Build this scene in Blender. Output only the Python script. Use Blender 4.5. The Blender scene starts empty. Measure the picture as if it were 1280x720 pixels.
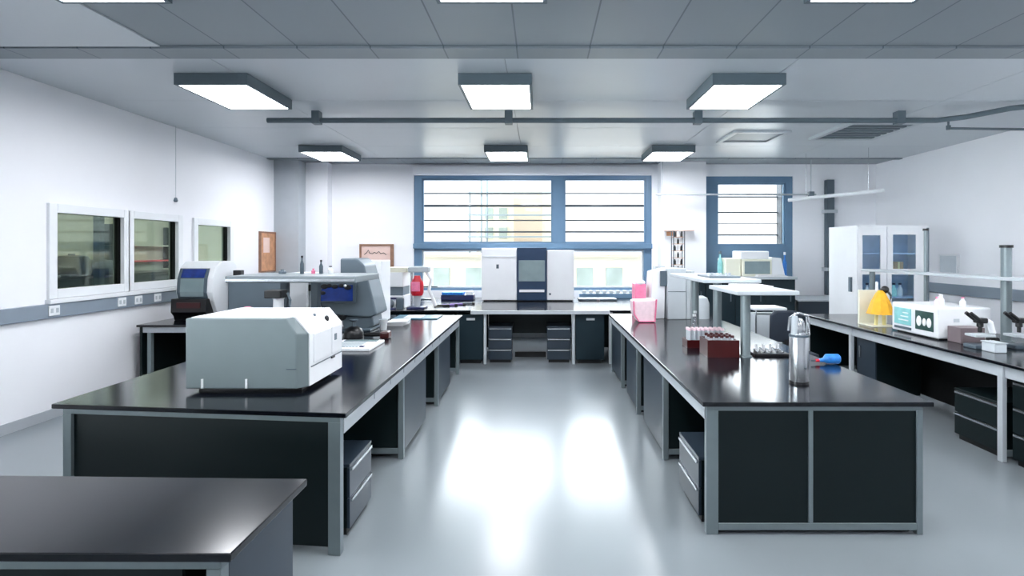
import bpy, bmesh, math, random
from mathutils import Vector, Matrix
random.seed(7)
S = bpy.context.scene
COL = S.collection
F, CX, CY, HC = 700.0, 676.0, 312.0, 1.91     # focal length in pixels, vanishing point, eye height

# ------------------------------------------------------------ camera, sky, exposure
cam = bpy.data.cameras.new('camera')
camo = bpy.data.objects.new('camera', cam); COL.objects.link(camo)
camo.location = (0, 0, HC); camo.rotation_euler = (math.radians(90), 0, 0)
cam.sensor_width = 36; cam.lens = F/1280*36
cam.shift_x = -(CX-640)/1280; cam.shift_y = -(360-CY)/1280
cam.clip_start = 0.05; cam.clip_end = 200
S.camera = camo
HORIZON = 0.8
WEST = 16.0
SKY = 10.0          # overcast sky
LAMP = 14.5         # ceiling lamps
S.view_settings.view_transform = 'Standard'
S.view_settings.look = 'None'
S.view_settings.gamma = 1
S.view_settings.use_curve_mapping = False
S.view_settings.exposure = 1.1
w = bpy.data.worlds.new('sky'); S.world = w; w.use_nodes = True
bg = w.node_tree.nodes['Background']
bg.inputs[0].default_value = (0.90, 0.955, 1.0, 1)
# overcast sky: pale at the horizon, several times brighter overhead
_n, _l = w.node_tree.nodes, w.node_tree.links
_tc = _n.new('ShaderNodeTexCoord'); _sp = _n.new('ShaderNodeSeparateXYZ'); _mr = _n.new('ShaderNodeMapRange')
_mr.interpolation_type = 'SMOOTHSTEP'
_mr.inputs['From Min'].default_value = .10; _mr.inputs['From Max'].default_value = .36
_mr.inputs['To Min'].default_value = HORIZON; _mr.inputs['To Max'].default_value = SKY
_l.new(_tc.outputs['Generated'], _sp.inputs[0]); _l.new(_sp.outputs['Z'], _mr.inputs['Value']); # bright sky patch added in the west, out of view, for the right wall
_dp = _n.new('ShaderNodeVectorMath'); _dp.operation = 'DOT_PRODUCT'; _dp.inputs[1].default_value = Vector((-.84, -.50, .20)).normalized()
_gl = _n.new('ShaderNodeMapRange'); _gl.interpolation_type = 'SMOOTHSTEP'
_gl.inputs['From Min'].default_value = .80; _gl.inputs['From Max'].default_value = 1.0; _gl.inputs['To Max'].default_value = WEST
_ad = _n.new('ShaderNodeMath')
_l.new(_tc.outputs['Generated'], _dp.inputs[0]); _l.new(_dp.outputs['Value'], _gl.inputs['Value'])
_l.new(_mr.outputs[0], _ad.inputs[0]); _l.new(_gl.outputs[0], _ad.inputs[1]); _l.new(_ad.outputs[0], bg.inputs[1])

# ------------------------------------------------------------ helpers
def lin(c):
    return tuple(((v/255)/12.92 if v/255 <= .04045 else ((v/255+.055)/1.055)**2.4) for v in c)

MATS = {}
def mat(name, rgb, rough=.5, metal=0, spec=.5, var=.06, scale=6, emit=None, es=0, coat=0, bump=0):
    m = bpy.data.materials.new(name); m.use_nodes = True
    nt = m.node_tree; b = nt.nodes['Principled BSDF']
    b.inputs['Roughness'].default_value = rough; b.inputs['Metallic'].default_value = metal
    b.inputs['Specular IOR Level'].default_value = spec
    b.inputs['Coat Weight'].default_value = coat
    c = lin(rgb)
    tc = nt.nodes.new('ShaderNodeTexCoord'); nz = nt.nodes.new('ShaderNodeTexNoise')
    nz.inputs['Scale'].default_value = scale; nz.inputs['Detail'].default_value = 3
    nt.links.new(tc.outputs['Object'], nz.inputs['Vector'])
    cr = nt.nodes.new('ShaderNodeValToRGB')
    cr.color_ramp.elements[0].position = .3; cr.color_ramp.elements[1].position = .7
    cr.color_ramp.elements[0].color = tuple(v*(1-var) for v in c)+(1,)
    cr.color_ramp.elements[1].color = tuple(min(1, v*(1+var)) for v in c)+(1,)
    nt.links.new(nz.outputs['Fac'], cr.inputs['Fac']); nt.links.new(cr.outputs['Color'], b.inputs['Base Color'])
    if bump:
        bp = nt.nodes.new('ShaderNodeBump'); bp.inputs['Strength'].default_value = bump
        nt.links.new(nz.outputs['Fac'], bp.inputs['Height']); nt.links.new(bp.outputs['Normal'], b.inputs['Normal'])
    if emit:
        b.inputs['Emission Color'].default_value = lin(emit)+(1,); b.inputs['Emission Strength'].default_value = es
    MATS[name] = m
    return m

def glassmat(name, tint=(1, 1, 1), f0=.08, fr=.5):
    m = bpy.data.materials.new(name); m.use_nodes = True
    nt = m.node_tree; nt.nodes.clear()
    out = nt.nodes.new('ShaderNodeOutputMaterial'); mx = nt.nodes.new('ShaderNodeMixShader')
    tr = nt.nodes.new('ShaderNodeBsdfTransparent'); gl = nt.nodes.new('ShaderNodeBsdfGlossy')
    lw = nt.nodes.new('ShaderNodeLayerWeight'); lw.inputs[0].default_value = .25
    mp = nt.nodes.new('ShaderNodeMath'); mp.operation = 'MULTIPLY_ADD'; mp.inputs[1].default_value = fr; mp.inputs[2].default_value = f0*.4
    tr.inputs[0].default_value = tint+(1,); gl.inputs['Roughness'].default_value = .04
    nt.links.new(lw.outputs['Fresnel'], mp.inputs[0]); nt.links.new(mp.outputs[0], mx.inputs[0])
    nt.links.new(tr.outputs[0], mx.inputs[1]); nt.links.new(gl.outputs[0], mx.inputs[2])
    nt.links.new(mx.outputs[0], out.inputs[0])
    MATS[name] = m
    return m

mat('wall_paint', (241, 242, 246), .55, var=.015, scale=1.2)
mat('grey_wall_paint', (176, 182, 188), .6, var=.02)
mat('worktop', (11, 14, 21), .15, spec=.55, var=.2, scale=40, coat=.0)
mat('dark_panel', (7, 23, 25), .45, spec=.3, var=.06, scale=3)
mat('hazed_panel', (24, 42, 50), .45, spec=.3, var=.06, scale=3)  # dark panel with distance haze mixed into its colour, for the far cabinets
mat('slate_panel', (42, 54, 66), .35, var=.05, scale=3)
mat('aluminium', (122, 134, 138), .38, metal=.25, var=.04, scale=10)
mat('pale_rail', (188, 195, 200), .35, var=.03, scale=8)
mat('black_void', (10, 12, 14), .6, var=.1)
mat('kick_black', (14, 16, 18), .5, var=.1)
mat('white_plastic', (232, 235, 238), .38, var=.02, scale=3)
mat('grey_plastic', (100, 114, 124), .4, var=.04, scale=4)
mat('taupe', (118, 106, 110), .5, var=.05)
mat('trunking_grey', (132, 144, 156), .45, var=.03)
mat('shelf_grey', (128, 138, 143), .35, metal=.2, var=.03)
mat('shaded_housing', (114, 127, 131), .42, var=.02)  # grey paints in the shade on the analyser front, away from the windows
mat('louvre_grey', (44, 52, 60), .6, var=.05)
mat('light_grey_plastic', (186, 194, 199), .4, var=.03, scale=4)
mat('slate_plastic', (78, 92, 102), .42, var=.04, scale=4)
mat('navy_plastic', (28, 54, 84), .35, var=.05)
mat('black_plastic', (16, 17, 20), .35, var=.1)
mat('maroon_plastic', (62, 14, 16), .3, var=.1)
mat('blue_screen', (14, 40, 104), .15, var=.35, scale=14, emit=(16, 56, 150), es=.1)
mat('grey_screen', (128, 146, 150), .15, var=.08, scale=5)
mat('teal_screen', (120, 170, 172), .15, var=.15, scale=12, emit=(110, 175, 180), es=.25)
mat('green_screen', (62, 88, 84), .15, var=.2, scale=8)
mat('window_blue', (98, 130, 158), .4, var=.05, scale=4)
mat('steel', (196, 200, 204), .24, metal=.9, var=.03)
mat('lamp_housing', (92, 106, 114), .45, var=.04)
mat('red', (208, 34, 52), .35, var=.15, scale=20)
mat('pink', (236, 128, 164), .45, var=.12, scale=20)
mat('pale_pink', (240, 214, 222), .4, var=.06, scale=20)
mat('yellow', (238, 176, 20), .55, var=.12, scale=14)
mat('pale_yellow', (236, 226, 160), .5, var=.05)
mat('blue', (44, 126, 208), .4, var=.2, scale=25)
mat('navy', (30, 40, 84), .4, var=.1)
mat('purple', (120, 96, 170), .4, var=.1)
mat('teal', (60, 110, 130), .4, var=.1)
mat('paper', (236, 238, 240), .7, var=.03)
mat('cork', (196, 146, 112), .8, var=.2, scale=9)
mat('wood', (140, 104, 84), .6, var=.15, scale=12)
mat('pink_paper', (228, 200, 190), .7, var=.05)
mat('cardboard', (190, 160, 118), .8, var=.08)
mat('cream', (232, 232, 214), .45, var=.03)
mat('blue_interior', (176, 210, 238), .5, var=.08)
mat('green_room_wall', (214, 210, 194), .6, var=.04)
mat('dark_chair', (34, 44, 58), .6, var=.1)
mat('facade', (182, 177, 162), .8, var=.04, scale=1)
mat('facade_tan', (160, 148, 134), .8, var=.05, scale=1)
mat('facade_window', (122, 134, 130), .3, var=.2, scale=2)
mat('asphalt', (150, 150, 148), .9, var=.1)
mat('clear_plastic', (205, 214, 220), .15, var=.03)
mat('diffuser', (255, 255, 255), .5, var=0, emit=(248, 250, 255), es=LAMP)
mat('room_diffuser', (255, 255, 255), .5, var=0, emit=(250, 250, 232), es=2.4)
glassmat('window_glass', (.97, .985, .99), .0)
glassmat('room_glass', (.66, .73, .69), .06, .2)
glassmat('cabinet_glass', (.88, .95, 1), .10)
glassmat('tube_glass', (.86, .88, .9), .5)

def floor_mat():
    m = mat('floor_resin', (130, 138, 143), .22, spec=.36, var=.035, scale=.8)
    b = m.node_tree.nodes['Principled BSDF']; b.inputs['Coat Roughness'].default_value = .18
    return m
floor_mat()

def ceiling_mat():
    m = bpy.data.materials.new('ceiling_tile'); m.use_nodes = True
    nt = m.node_tree; b = nt.nodes['Principled BSDF']; b.inputs['Roughness'].default_value = .42
    b.inputs['Specular IOR Level'].default_value = .5
    tc = nt.nodes.new('ShaderNodeTexCoord'); br = nt.nodes.new('ShaderNodeTexBrick')
    br.offset = 0; br.inputs['Scale'].default_value = 1
    br.inputs['Color1'].default_value = lin((138, 148, 154))+(1,)
    br.inputs['Color2'].default_value = lin((131, 141, 147))+(1,)
    br.inputs['Mortar'].default_value = lin((92, 104, 112))+(1,)
    br.inputs['Mortar Size'].default_value = .007; br.inputs['Mortar Smooth'].default_value = .1
    br.inputs['Brick Width'].default_value = .67; br.inputs['Row Height'].default_value = 1.26
    mp = nt.nodes.new('ShaderNodeMapping'); mp.inputs['Location'].default_value = (.22, -.06, 0)
    nt.links.new(tc.outputs['Object'], mp.inputs[0]); nt.links.new(mp.outputs[0], br.inputs['Vector'])
    nt.links.new(br.outputs['Color'], b.inputs['Base Color'])
    MATS['ceiling_tile'] = m
ceiling_mat()
mat('pale_ceiling_panel', (196, 203, 208), .34, var=.02, scale=.6)

ROOT = {}
def tag(o, label=None, cat=None, group=None, kind=None):
    if label: o['label'] = label
    if cat: o['category'] = cat
    if group: o['group'] = group
    if kind: o['kind'] = kind
    return o
def thing(name, label, cat, loc=(0, 0, 0), rz=0, group=None, kind=None):
    o = bpy.data.objects.new(name, None); COL.objects.link(o)
    o.location = loc; o.rotation_euler = (0, 0, rz); o.empty_display_size = .1
    ROOT[o.name] = Vector(loc)
    return tag(o, label, cat, group, kind)

class MB:
    def __init__(s): s.bm = bmesh.new()
    def box(s, x0, x1, y0, y1, z0, z1):
        v = [s.bm.verts.new(p) for p in ((x0,y0,z0),(x1,y0,z0),(x1,y1,z0),(x0,y1,z0),(x0,y0,z1),(x1,y0,z1),(x1,y1,z1),(x0,y1,z1))]
        for f in ((0,3,2,1),(4,5,6,7),(0,1,5,4),(1,2,6,5),(2,3,7,6),(3,0,4,7)): s.bm.faces.new([v[i] for i in f])
        return s
    def poly(s, pts, z0, z1):                 # plan polygon raised
        return s.prism(pts, z0, z1, 'z')
    def prism(s, pts, a, b, axis='y'):        # pts in the plane perpendicular to axis
        def P(p, t):
            if axis == 'y': return (p[0], t, p[1])
            if axis == 'x': return (t, p[0], p[1])
            return (p[0], p[1], t)
        A = [s.bm.verts.new(P(p, a)) for p in pts]; B = [s.bm.verts.new(P(p, b)) for p in pts]
        s.bm.faces.new(A); s.bm.faces.new(B[::-1])
        n = len(pts)
        for i in range(n): s.bm.faces.new([A[i], B[i], B[(i+1) % n], A[(i+1) % n]])
        return s
    def cyl(s, p0, p1, r, r2=None, n=16):
        return s.tube([p0, p1], [r, r if r2 is None else r2], n)
    def tube(s, path, r, n=10):
        path = [Vector(p) for p in path]
        if not isinstance(r, (list, tuple)): r = [r]*len(path)
        rings = []
        for i, p in enumerate(path):
            d = (path[min(i+1, len(path)-1)]-path[max(i-1, 0)]).normalized()
            u = d.cross(Vector((0, 0, 1)))
            if u.length < 1e-3: u = Vector((1, 0, 0))
            u.normalize(); v = d.cross(u)
            rings.append([s.bm.verts.new(p+r[i]*(math.cos(2*math.pi*k/n)*u+math.sin(2*math.pi*k/n)*v)) for k in range(n)])
        for a, b in zip(rings, rings[1:]):
            for k in range(n): s.bm.faces.new([a[k], a[(k+1) % n], b[(k+1) % n], b[k]])
        s.bm.faces.new(rings[0][::-1]); s.bm.faces.new(rings[-1])
        return s
    def lathe(s, prof, c=(0, 0, 0), n=20):    # prof: (r, z) from bottom to top
        return s.tube([(c[0], c[1], c[2]+z) for r, z in prof], [max(r, .0008) for r, z in prof], n)
    def ball(s, c, r, sx=1, sy=1, sz=1):
        M = Matrix.Translation(c) @ Matrix.Diagonal((sx, sy, sz, 1))
        bmesh.ops.create_uvsphere(s.bm, u_segments=14, v_segments=9, radius=r, matrix=M)
        return s
    def build(s, name, m, parent=None, bevel=0, smooth=False):
        bm = s.bm
        bmesh.ops.recalc_face_normals(bm, faces=bm.faces)
        if parent is not None:
            r = ROOT[parent.name]
            for v in bm.verts: v.co -= r
        me = bpy.data.meshes.new(name); bm.to_mesh(me); bm.free()
        o = bpy.data.objects.new(name, me); COL.objects.link(o)
        me.materials.append(MATS[m])
        if parent is not None:
            o.parent = parent; ROOT[o.name] = ROOT[parent.name]
        else: ROOT[o.name] = Vector((0, 0, 0))
        if smooth:
            for p in me.polygons: p.use_smooth = True
            md = o.modifiers.new('edges', 'EDGE_SPLIT'); md.split_angle = math.radians(40)
        if bevel:
            md = o.modifiers.new('bevel', 'BEVEL'); md.width = bevel; md.segments = 2; md.limit_method = 'ANGLE'
        return o

def box(name, m, parent, x0, x1, y0, y1, z0, z1, bevel=0):
    return MB().box(x0, x1, y0, y1, z0, z1).build(name, m, parent, bevel)
def copy_tree(o, parent=None):
    c = o.copy(); COL.objects.link(c); c.parent = parent
    ROOT[c.name] = Vector((0, 0, 0))
    for ch in list(o.children): copy_tree(ch, c)
    return c
def walls_with_holes(a0, a1, z0, z1, t0, t1, holes, axis):   # axis 'y': wall runs along Y, thickness in X
    As = sorted({a0, a1, *[h[0] for h in holes], *[h[1] for h in holes]})
    Zs = sorted({z0, z1, *[h[2] for h in holes], *[h[3] for h in holes]})
    mb = MB()
    for i in range(len(As)-1):
        k = 0
        while k < len(Zs)-1:
            def solid(k):
                c = ((As[i]+As[i+1])/2, (Zs[k]+Zs[k+1])/2)
                return not any(h[0] < c[0] < h[1] and h[2] < c[1] < h[3] for h in holes)
            if solid(k):
                e = k
                while e+1 < len(Zs)-1 and solid(e+1): e += 1
                if axis == 'y': mb.box(t0, t1, As[i], As[i+1], Zs[k], Zs[e+1])
                else: mb.box(As[i], As[i+1], t0, t1, Zs[k], Zs[e+1])
                k = e+1
            else: k += 1
    return mb

# ------------------------------------------------------------ the room
XL, XR, YB, YF, H = -5.53, 7.30, -2.6, 12.2, 3.77
WL = [(6.34, 7.42, 1.43, 2.36), (7.54, 8.53, 1.43, 2.36), (8.96, 9.95, 1.45, 2.34)]
tag(box('floor', 'floor_resin', None, XL-.2, XR+.2, YB-.2, YF+.3, -.12, 0), kind='structure')
tag(box('ceiling', 'ceiling_tile', None, XL-.2, XR+.2, YB-.2, YF+.3, H, H+.15), kind='structure')
tag(walls_with_holes(YB-.2, YF+.3, 0, H, XL-.14, XL, WL+[(-2.0, 3.6, .95, 3.2)], 'y').build('wall_left', 'wall_paint'), kind='structure')
tag(box('wall_right', 'wall_paint', None, XR, XR+.15, YB-.2, YF+.3, 0, H), kind='structure')
tag(box('wall_back', 'wall_paint', None, XL, XR, YB-.15, YB, 0, H), kind='structure')
WF = [(-2.77, 2.42, 1.02, 3.53), (3.59, 5.5, 1.08, 3.51)]
tag(walls_with_holes(XL, XR, 0, H, YF, YF+.25, WF, 'x').build('wall_front', 'wall_paint'), kind='structure')
tag(box('baseboard_left', 'grey_wall_paint', None, XL, XL+.015, YB, YF, 0, .11), kind='structure')
tag(box('baseboard_right', 'grey_wall_paint', None, XR-.015, XR, YB, YF, 0, .11), kind='structure')
tag(box('baseboard_front', 'grey_wall_paint', None, XL+.02, XR-.02, YF-.015, YF, 0, .11), kind='structure')
tag(box('trim_1', 'grey_wall_paint', None, XL, -5.02, 11.6, YF, 0, H), kind='structure')      # corner duct
tag(box('trim_2', 'wall_paint', None, -5.02, -4.55, 11.95, YF, 0, H), kind='structure')
tag(box('trim_3', 'wall_paint', None, 2.55, 3.50, 11.85, YF, 0, H), kind='structure')          # pier between windows
m = MB(); ys_ = [5.40, 6.95, 8.5, 10.0, 11.28]; xs_ = [XL, -3.2, -.35, 2.5, 5.0, XR]
for i_ in range(4):
    for j_ in range(5): m.box(xs_[j_]+.004, xs_[j_+1]-.004, ys_[i_]+.004, ys_[i_+1]-.004, H-.012, H)
tag(m.build('trim_15', 'pale_ceiling_panel'), kind='structure')
tag(MB().box(XL, -3.47, YB, 5.1, H-.012, H).build('trim_16', 'pale_ceiling_panel'), kind='structure')
tag(box('trim_4', 'ceiling_tile', None, XL, XR, 5.12, 5.40, H-.02, H), kind='structure')      # shallow ceiling beam
tag(box('trim_5', 'ceiling_tile', None, XL, XR, 11.3, 11.42, H-.03, H), kind='structure')
tag(box('trim_6', 'wall_paint', None, -2.77, 2.42, YF-.1, YF, 3.55, 3.72, .01), kind='structure')

# windows to the outside
r = thing('window_7', None, None, (XL, .8, .95), kind='structure')  # window bank added out of view so daylight reaches the right wall
walls_with_holes(-2.0, 3.6, .95, 3.2, XL-.12, XL-.04, [(-1.92+k*1.37, -.63+k*1.37, 1.02, 3.13) for k in range(4)], 'y').build('frame', 'window_blue', r)
for k in range(4): box('pane', 'window_glass', r, XL-.09, XL-.084, -1.92+k*1.37, -.63+k*1.37, 1.02, 3.13)
# added mass above the room, out of view, placed to shade the street
tag(MB().box(-25, 25, -12, YF+.3, 4.0, 26).build('added_shade_block', 'facade'), kind='structure')
def frame_window(name, x0, x1, z0, z1, cells, depth=.12):
    r = thing(name, None, None, ((x0+x1)/2, YF+.1, z0), kind='structure')
    mb = walls_with_holes(x0, x1, z0, z1, YF+.04, YF+.04+depth, cells, 'x')
    mb.build('frame', 'window_blue', r)
    for c in cells:
        box('pane', 'window_glass', r, c[0], c[1], YF+.09, YF+.096, c[2], c[3])
        # white inner sash around each pane
        q = .035
        walls_with_holes(c[0], c[1], c[2], c[3], YF+.07, YF+.115, [(c[0]+q, c[1]-q, c[2]+q, c[3]-q)], 'x').build('sash', 'pale_rail' if c[3] < 2 else 'window_blue', r)
    return r
frame_window('window_1', -2.77, .38, 1.02, 3.53, [(-2.60, .26, 2.05, 3.46), (-2.60, -1.2, 1.07, 1.90), (-1.12, .26, 1.07, 1.90)])
frame_window('window_2', .38, 2.42, 1.02, 3.53, [(.505, 2.30, 2.05, 3.46), (.505, 2.25, 1.07, 1.90)])
frame_window('window_3', 3.59, 5.5, 1.08, 3.51, [(3.85, 5.35, 2.0, 3.37)])
r = thing('trim_7', None, None, (0, YF, 1), kind='structure')
MB().box(-2.77, 2.42, YF-.06, YF+.04, 1.93, 2.04).build('transom', 'window_blue', r, .005)

def blinds(x0, x1, zs, label, thick=.012):
    r = thing('external_louvre', label, 'louvre', ((x0+x1)/2, YF+.5, 2.0), group=None)
    m = MB()
    for z, t in zs: m.box(x0, x1, YF+.44, YF+.52, z-t, z+t)
    m.build('slat', 'louvre_grey', r)
    for x in (x0+.02, x1-.05): MB().box(x, x+.03, YF+.25, YF+.51, 2.0, 3.6).build('side_rail', 'louvre_grey', r)
LZ = [(2.90, .022), (2.57, .012), (2.31, .016)]
blinds(-2.72, .36, LZ+[(3.18, .010)], 'thin grey outside louvre slats across the wide left window')
blinds(.44, 2.40, LZ+[(3.18, .008)], 'thin grey outside louvre slats across the window right of the blue mullion')
blinds(3.7, 5.4, [(3.10, .012), (2.75, .012), (2.50, .006), (2.24, .014)], 'thin grey outside louvre slats across the separate right window')

# interior windows in the left wall
for i, (a, b, c, d) in enumerate(WL):
    r = thing('window_%d' % (i+4), None, None, (XL, (a+b)/2, c), kind='structure')
    q = .075
    walls_with_holes(a-q, b+q, c-q, d+q, XL-.02, XL+.035, [(a+.03, b-.03, c+.03, d-.03)], 'y').build('frame', 'white_plastic', r, .006)
    box('pane', 'room_glass', r, XL-.07, XL-.062, a, b, c, d)
    walls_with_holes(a, b, c, d, XL-.1, XL-.04, [(a+.028, b-.028, c+.028, d-.028)], 'y').build('gasket', 'black_plastic', r)
    if i == 0: box('window_sill', 'white_plastic', r, XL, XL+.07, a-.1, 8.6, c-.13, c-.08, .006)

# room behind the left wall
RX = -8.4
tag(MB().box(RX-.1, XL-.14, 5.0, 15.2, -.1, 0).build('trim_8', 'grey_wall_paint'), kind='structure')
tag(MB().box(RX-.1, XL-.14, 5.0, 15.2, 3.0, 3.1).build('trim_9', 'wall_paint'), kind='structure')
tag(MB().box(RX-.1, RX, 5.0, 15.2, 0, 3.0).build('trim_10', 'green_room_wall'), kind='structure')
tag(MB().box(RX, XL-.14, 15.1, 15.2, 0, 3.0).build('trim_11', 'green_room_wall'), kind='structure')
tag(MB().box(RX, XL-.14, 5.0, 5.1, 0, 3.0).build('trim_12', 'green_room_wall'), kind='structure')
r = thing('ceiling_lamp', 'long added fill lamp, out of view, in the room behind the left windows', 'ceiling lamp', (-7, 9.7, 2.98))  # lamp added out of view to brighten the next room
box('diffuser', 'room_diffuser', r, -7.3, -6.7, 7.0, 12.4, 2.93, 2.96); box('housing', 'lamp_housing', r, -7.33, -6.67, 6.97, 12.43, 2.96, 2.995)
r = thing('side_counter', 'dark counter seen through the left windows, along the far wall of the next room', 'counter', (-8.1, 10, 0))
box('worktop', 'worktop', r, -8.38, -7.6, 8.2, 14.4, 1.42, 1.47, .005); box('base', 'dark_panel', r, -8.36, -7.65, 8.2, 14.4, 0, 1.42)
for k, (yy, hh, m, nm, lb) in enumerate([(9.55, .34, 'black_plastic', 'centrifuge', 'squat black centrifuge seen through the nearest left window'),
                                         (10.15, .26, 'slate_plastic', 'centrifuge', 'lower slate grey centrifuge beside the black one behind the nearest left window')]):
    r = thing(nm, lb, 'centrifuge', (-8.0, yy, 1.47))
    MB().lathe([(.25, 0), (.27, .05), (.27, hh*.7), (.22, hh*.95), (.1, hh)], (-8.0, yy, 1.47)).build('body', m, r, smooth=True)
    MB().lathe([(.05, 0), (.05, .03)], (-8.0, yy, 1.47+hh)).build('lid_knob', 'grey_plastic', r, smooth=True)
r = thing('glass_flask', 'pale bluish flask stand seen at left in the nearest left window', 'flask', (-7.9, 8.9, 1.47))
MB().lathe([(.08, 0), (.10, .02), (.09, .12), (.03, .26), (.03, .42), (.04, .43)], (-7.9, 8.85, 1.47)).build('flask', 'teal_screen', r, smooth=True)
MB().cyl((-7.9, 9.02, 1.47), (-7.9, 9.02, 2.2), .012).build('stand_rod', 'steel', r)
MB().box(-7.98, -7.82, 8.96, 9.12, 1.47, 1.49).build('stand_base', 'steel', r)
r = thing('wall_shelf', 'shelf with a red front edge seen through the second left window', 'shelf', (-8.3, 11.7, 1.6))
box('board', 'green_room_wall', r, -8.4, -8.1, 10.7, 12.5, 1.98, 2.0); box('red_edge', 'red', r, -8.4, -8.09, 10.7, 12.5, 1.66, 1.69)
for yy in (10.7, 12.46): box('upright', 'slate_plastic', r, -8.4, -8.08, yy, yy+.04, 1.5, 2.4)
r = thing('door_post', 'grey upright post seen through the nearest left window', 'post', (-7.0, 8.95, 0))
box('post', 'slate_plastic', r, -7.05, -6.95, 8.82, 8.92, 0, 2.99); box('foot_plate', 'slate_plastic', r, -7.1, -6.9, 8.78, 8.96, 0, .02)

# trunking and sockets
r = thing('trim_13', None, None, (XL, 5, 1.13), kind='structure')
box('trunking', 'trunking_grey', r, XL, XL+.05, 1.5, 9.6, 1.14, 1.30, .006)
r = thing('trim_14', None, None, (XR, 8, 1.1), kind='structure')
box('trunking', 'trunking_grey', r, XR-.05, XR, 4.0, 11.6, 1.12, 1.30, .006)
for k, (yy, lb) in enumerate([(6.3, 'white double switch plate on grey wall trunking below the first left window'),
                              (7.32, 'white socket on grey trunking below the joint of the two left windows'),
                              (7.62, 'white socket on grey trunking just right of the joint of the two left windows'),
                              (8.0, 'white socket on grey trunking below the second left window, furthest right')]):
    r = thing('wall_socket', lb, 'socket', (XL+.05, yy, 1.17))
    box('plate', 'white_plastic', r, XL+.05, XL+.062, yy-.07, yy+.07, 1.17, 1.28, .003)
    for d in (-.035, .035): box('button', 'light_grey_plastic', r, XL+.062, XL+.066, yy+d-.015, yy+d+.015, 1.2, 1.25)
r = thing('pull_cord', 'thin hanging cord with a small knob on the left wall', 'cord', (XL+.1, 8.36, 2.62))
MB().cyl((XL+.08, 8.36, 2.67), (XL+.08, 8.36, 3.76), .004, n=6).build('cord', 'light_grey_plastic', r)
MB().lathe([(.02, 0), (.03, .02), (.02, .06), (.005, .07)], (XL+.08, 8.36, 2.62)).build('knob', 'grey_plastic', r, smooth=True)

# pictures
r = thing('notice_board', 'brown cork notice board on the left wall near the corner', 'notice board', (XL, 11.3, 1.47))
box('board', 'cork', r, XL, XL+.03, 11.0, 11.58, 1.49, 2.24); walls_with_holes(10.97, 11.61, 1.46, 2.27, XL, XL+.045, [(11.0, 11.58, 1.49, 2.24)], 'y').build('frame', 'wood', r)
box('note', 'pink_paper', r, XL+.03, XL+.034, 11.1, 11.35, 1.85, 2.15)
r = thing('framed_picture', 'framed pink picture with black scribble on the far wall left of the windows', 'picture', (-3.59, YF, 1.42))
walls_with_holes(-3.94, -3.2, 1.42, 2.03, YF-.04, YF, [(-3.9, -3.27, 1.46, 1.99)], 'x').build('frame', 'wood', r)
box('print', 'pink_paper', r, -3.9, -3.27, YF-.02, YF-.005, 1.46, 1.99)
m = MB()
pts = [(-3.84, 1.80), (-3.79, 1.84), (-3.75, 1.90), (-3.72, 1.83), (-3.66, 1.82), (-3.62, 1.85), (-3.57, 1.83), (-3.52, 1.87), (-3.48, 1.82), (-3.42, 1.84), (-3.36, 1.80)]
m.tube([(x, YF-.023, z) for x, z in pts], .008, 6).build('scribble', 'black_plastic', r)

# outside
def outside():
    tag(MB().box(-40, 40, YF+.6, 60, -4.2, -4.0).build('ground', 'asphalt'), kind='structure')
    r = thing('building', 'pale building with a tan stair tower seen through the wide left window', 'building', (-.8, 21, -4))
    Y = 20.0
    MB().box(-2.3, -.95, Y, Y+5, -4, 3.8).build('wall', 'facade', r)
    MB().box(-.95, .05, Y-.3, Y+5, -4, 3.95).build('stair_tower', 'facade_tan', r)
    MB().box(.05, .8, Y, Y+5, -4, 3.7).build('side_wall', 'facade', r)
    for z in (2.3, 3.0):
        for x in (-2.0, -1.5): MB().box(x, x+.3, Y-.03, Y, z, z+.4).build('window', 'facade_window', r)
    r = thing('scaffold', 'scaffold poles in front of the pale building outside', 'scaffold', (-1.9, 19.3, -4))
    for x in (-2.45, -2.05, -1.85): MB().cyl((x, 19.3, -4), (x, 19.3, 4.3 if x > -2.1 else 3.9), .035, n=8).build('upright', 'grey_plastic', r)
    for z in (2.35, 3.1, 3.85): MB().box(-2.5, .4, 19.2, 19.5, z-.025, z+.025).build('deck', 'grey_plastic', r)
    r = thing('building', 'low cream building with grey windows seen through the lower window panes', 'building', (0, 17.5, -4))
    MB().box(-6.5, 6.5, 17.2, 19.0, -4, 1.68).build('wall', 'facade', r)
    MB().box(-6.6, 6.6, 17.0, 19.1, 1.68, 1.78).build('roof', 'facade_tan', r)
    for x in (-3.3, -2.3, -.9, 1.1, 2.0, 4.2): MB().box(x, x+.5, 17.16, 17.2, .5, 1.35).build('window', 'facade_window', r)
outside()

# ------------------------------------------------------------ ceiling lamps
LAMPS = [(-2.97, 2.88, 'near left ceiling lamp, its front cut off by the top of the view'),
         (-.34, 2.88, 'near middle ceiling lamp, only its rear edge in view'),
         (2.23, 2.88, 'near right ceiling lamp, only its rear edge in view'),
         (5.0, 2.6, 'added fill lamp outside the view at the right, in the near row'),  # added out of view to brighten the right wall
         (5.75, 4.5, 'added fill lamp outside the view at the right, nearest the right wall'),  # also added for the right wall, off the lamp grid
         (-.3, -.3, 'added fill lamp behind the viewpoint'),  # this one and the next are added, unseen, for more room light
         (3.2, -.3, 'second added fill lamp behind the viewpoint, further right'),
         (-3.45, 5.85, 'square grey-sided ceiling lamp on the left of the middle row, by the left wall'),
         (-.48, 5.85, 'square grey-sided ceiling lamp in the centre of the middle row, before the pipe'),
         (2.18, 5.85, 'square grey-sided ceiling lamp on the right of the middle row'),
         (-3.9, 9.9, 'far ceiling lamp on the left, near the notice board wall'),
         (-.62, 9.9, 'far ceiling lamp in the centre, above the wide window'),
         (2.35, 9.9, 'far ceiling lamp on the right, near the pier between the windows')]
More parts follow.
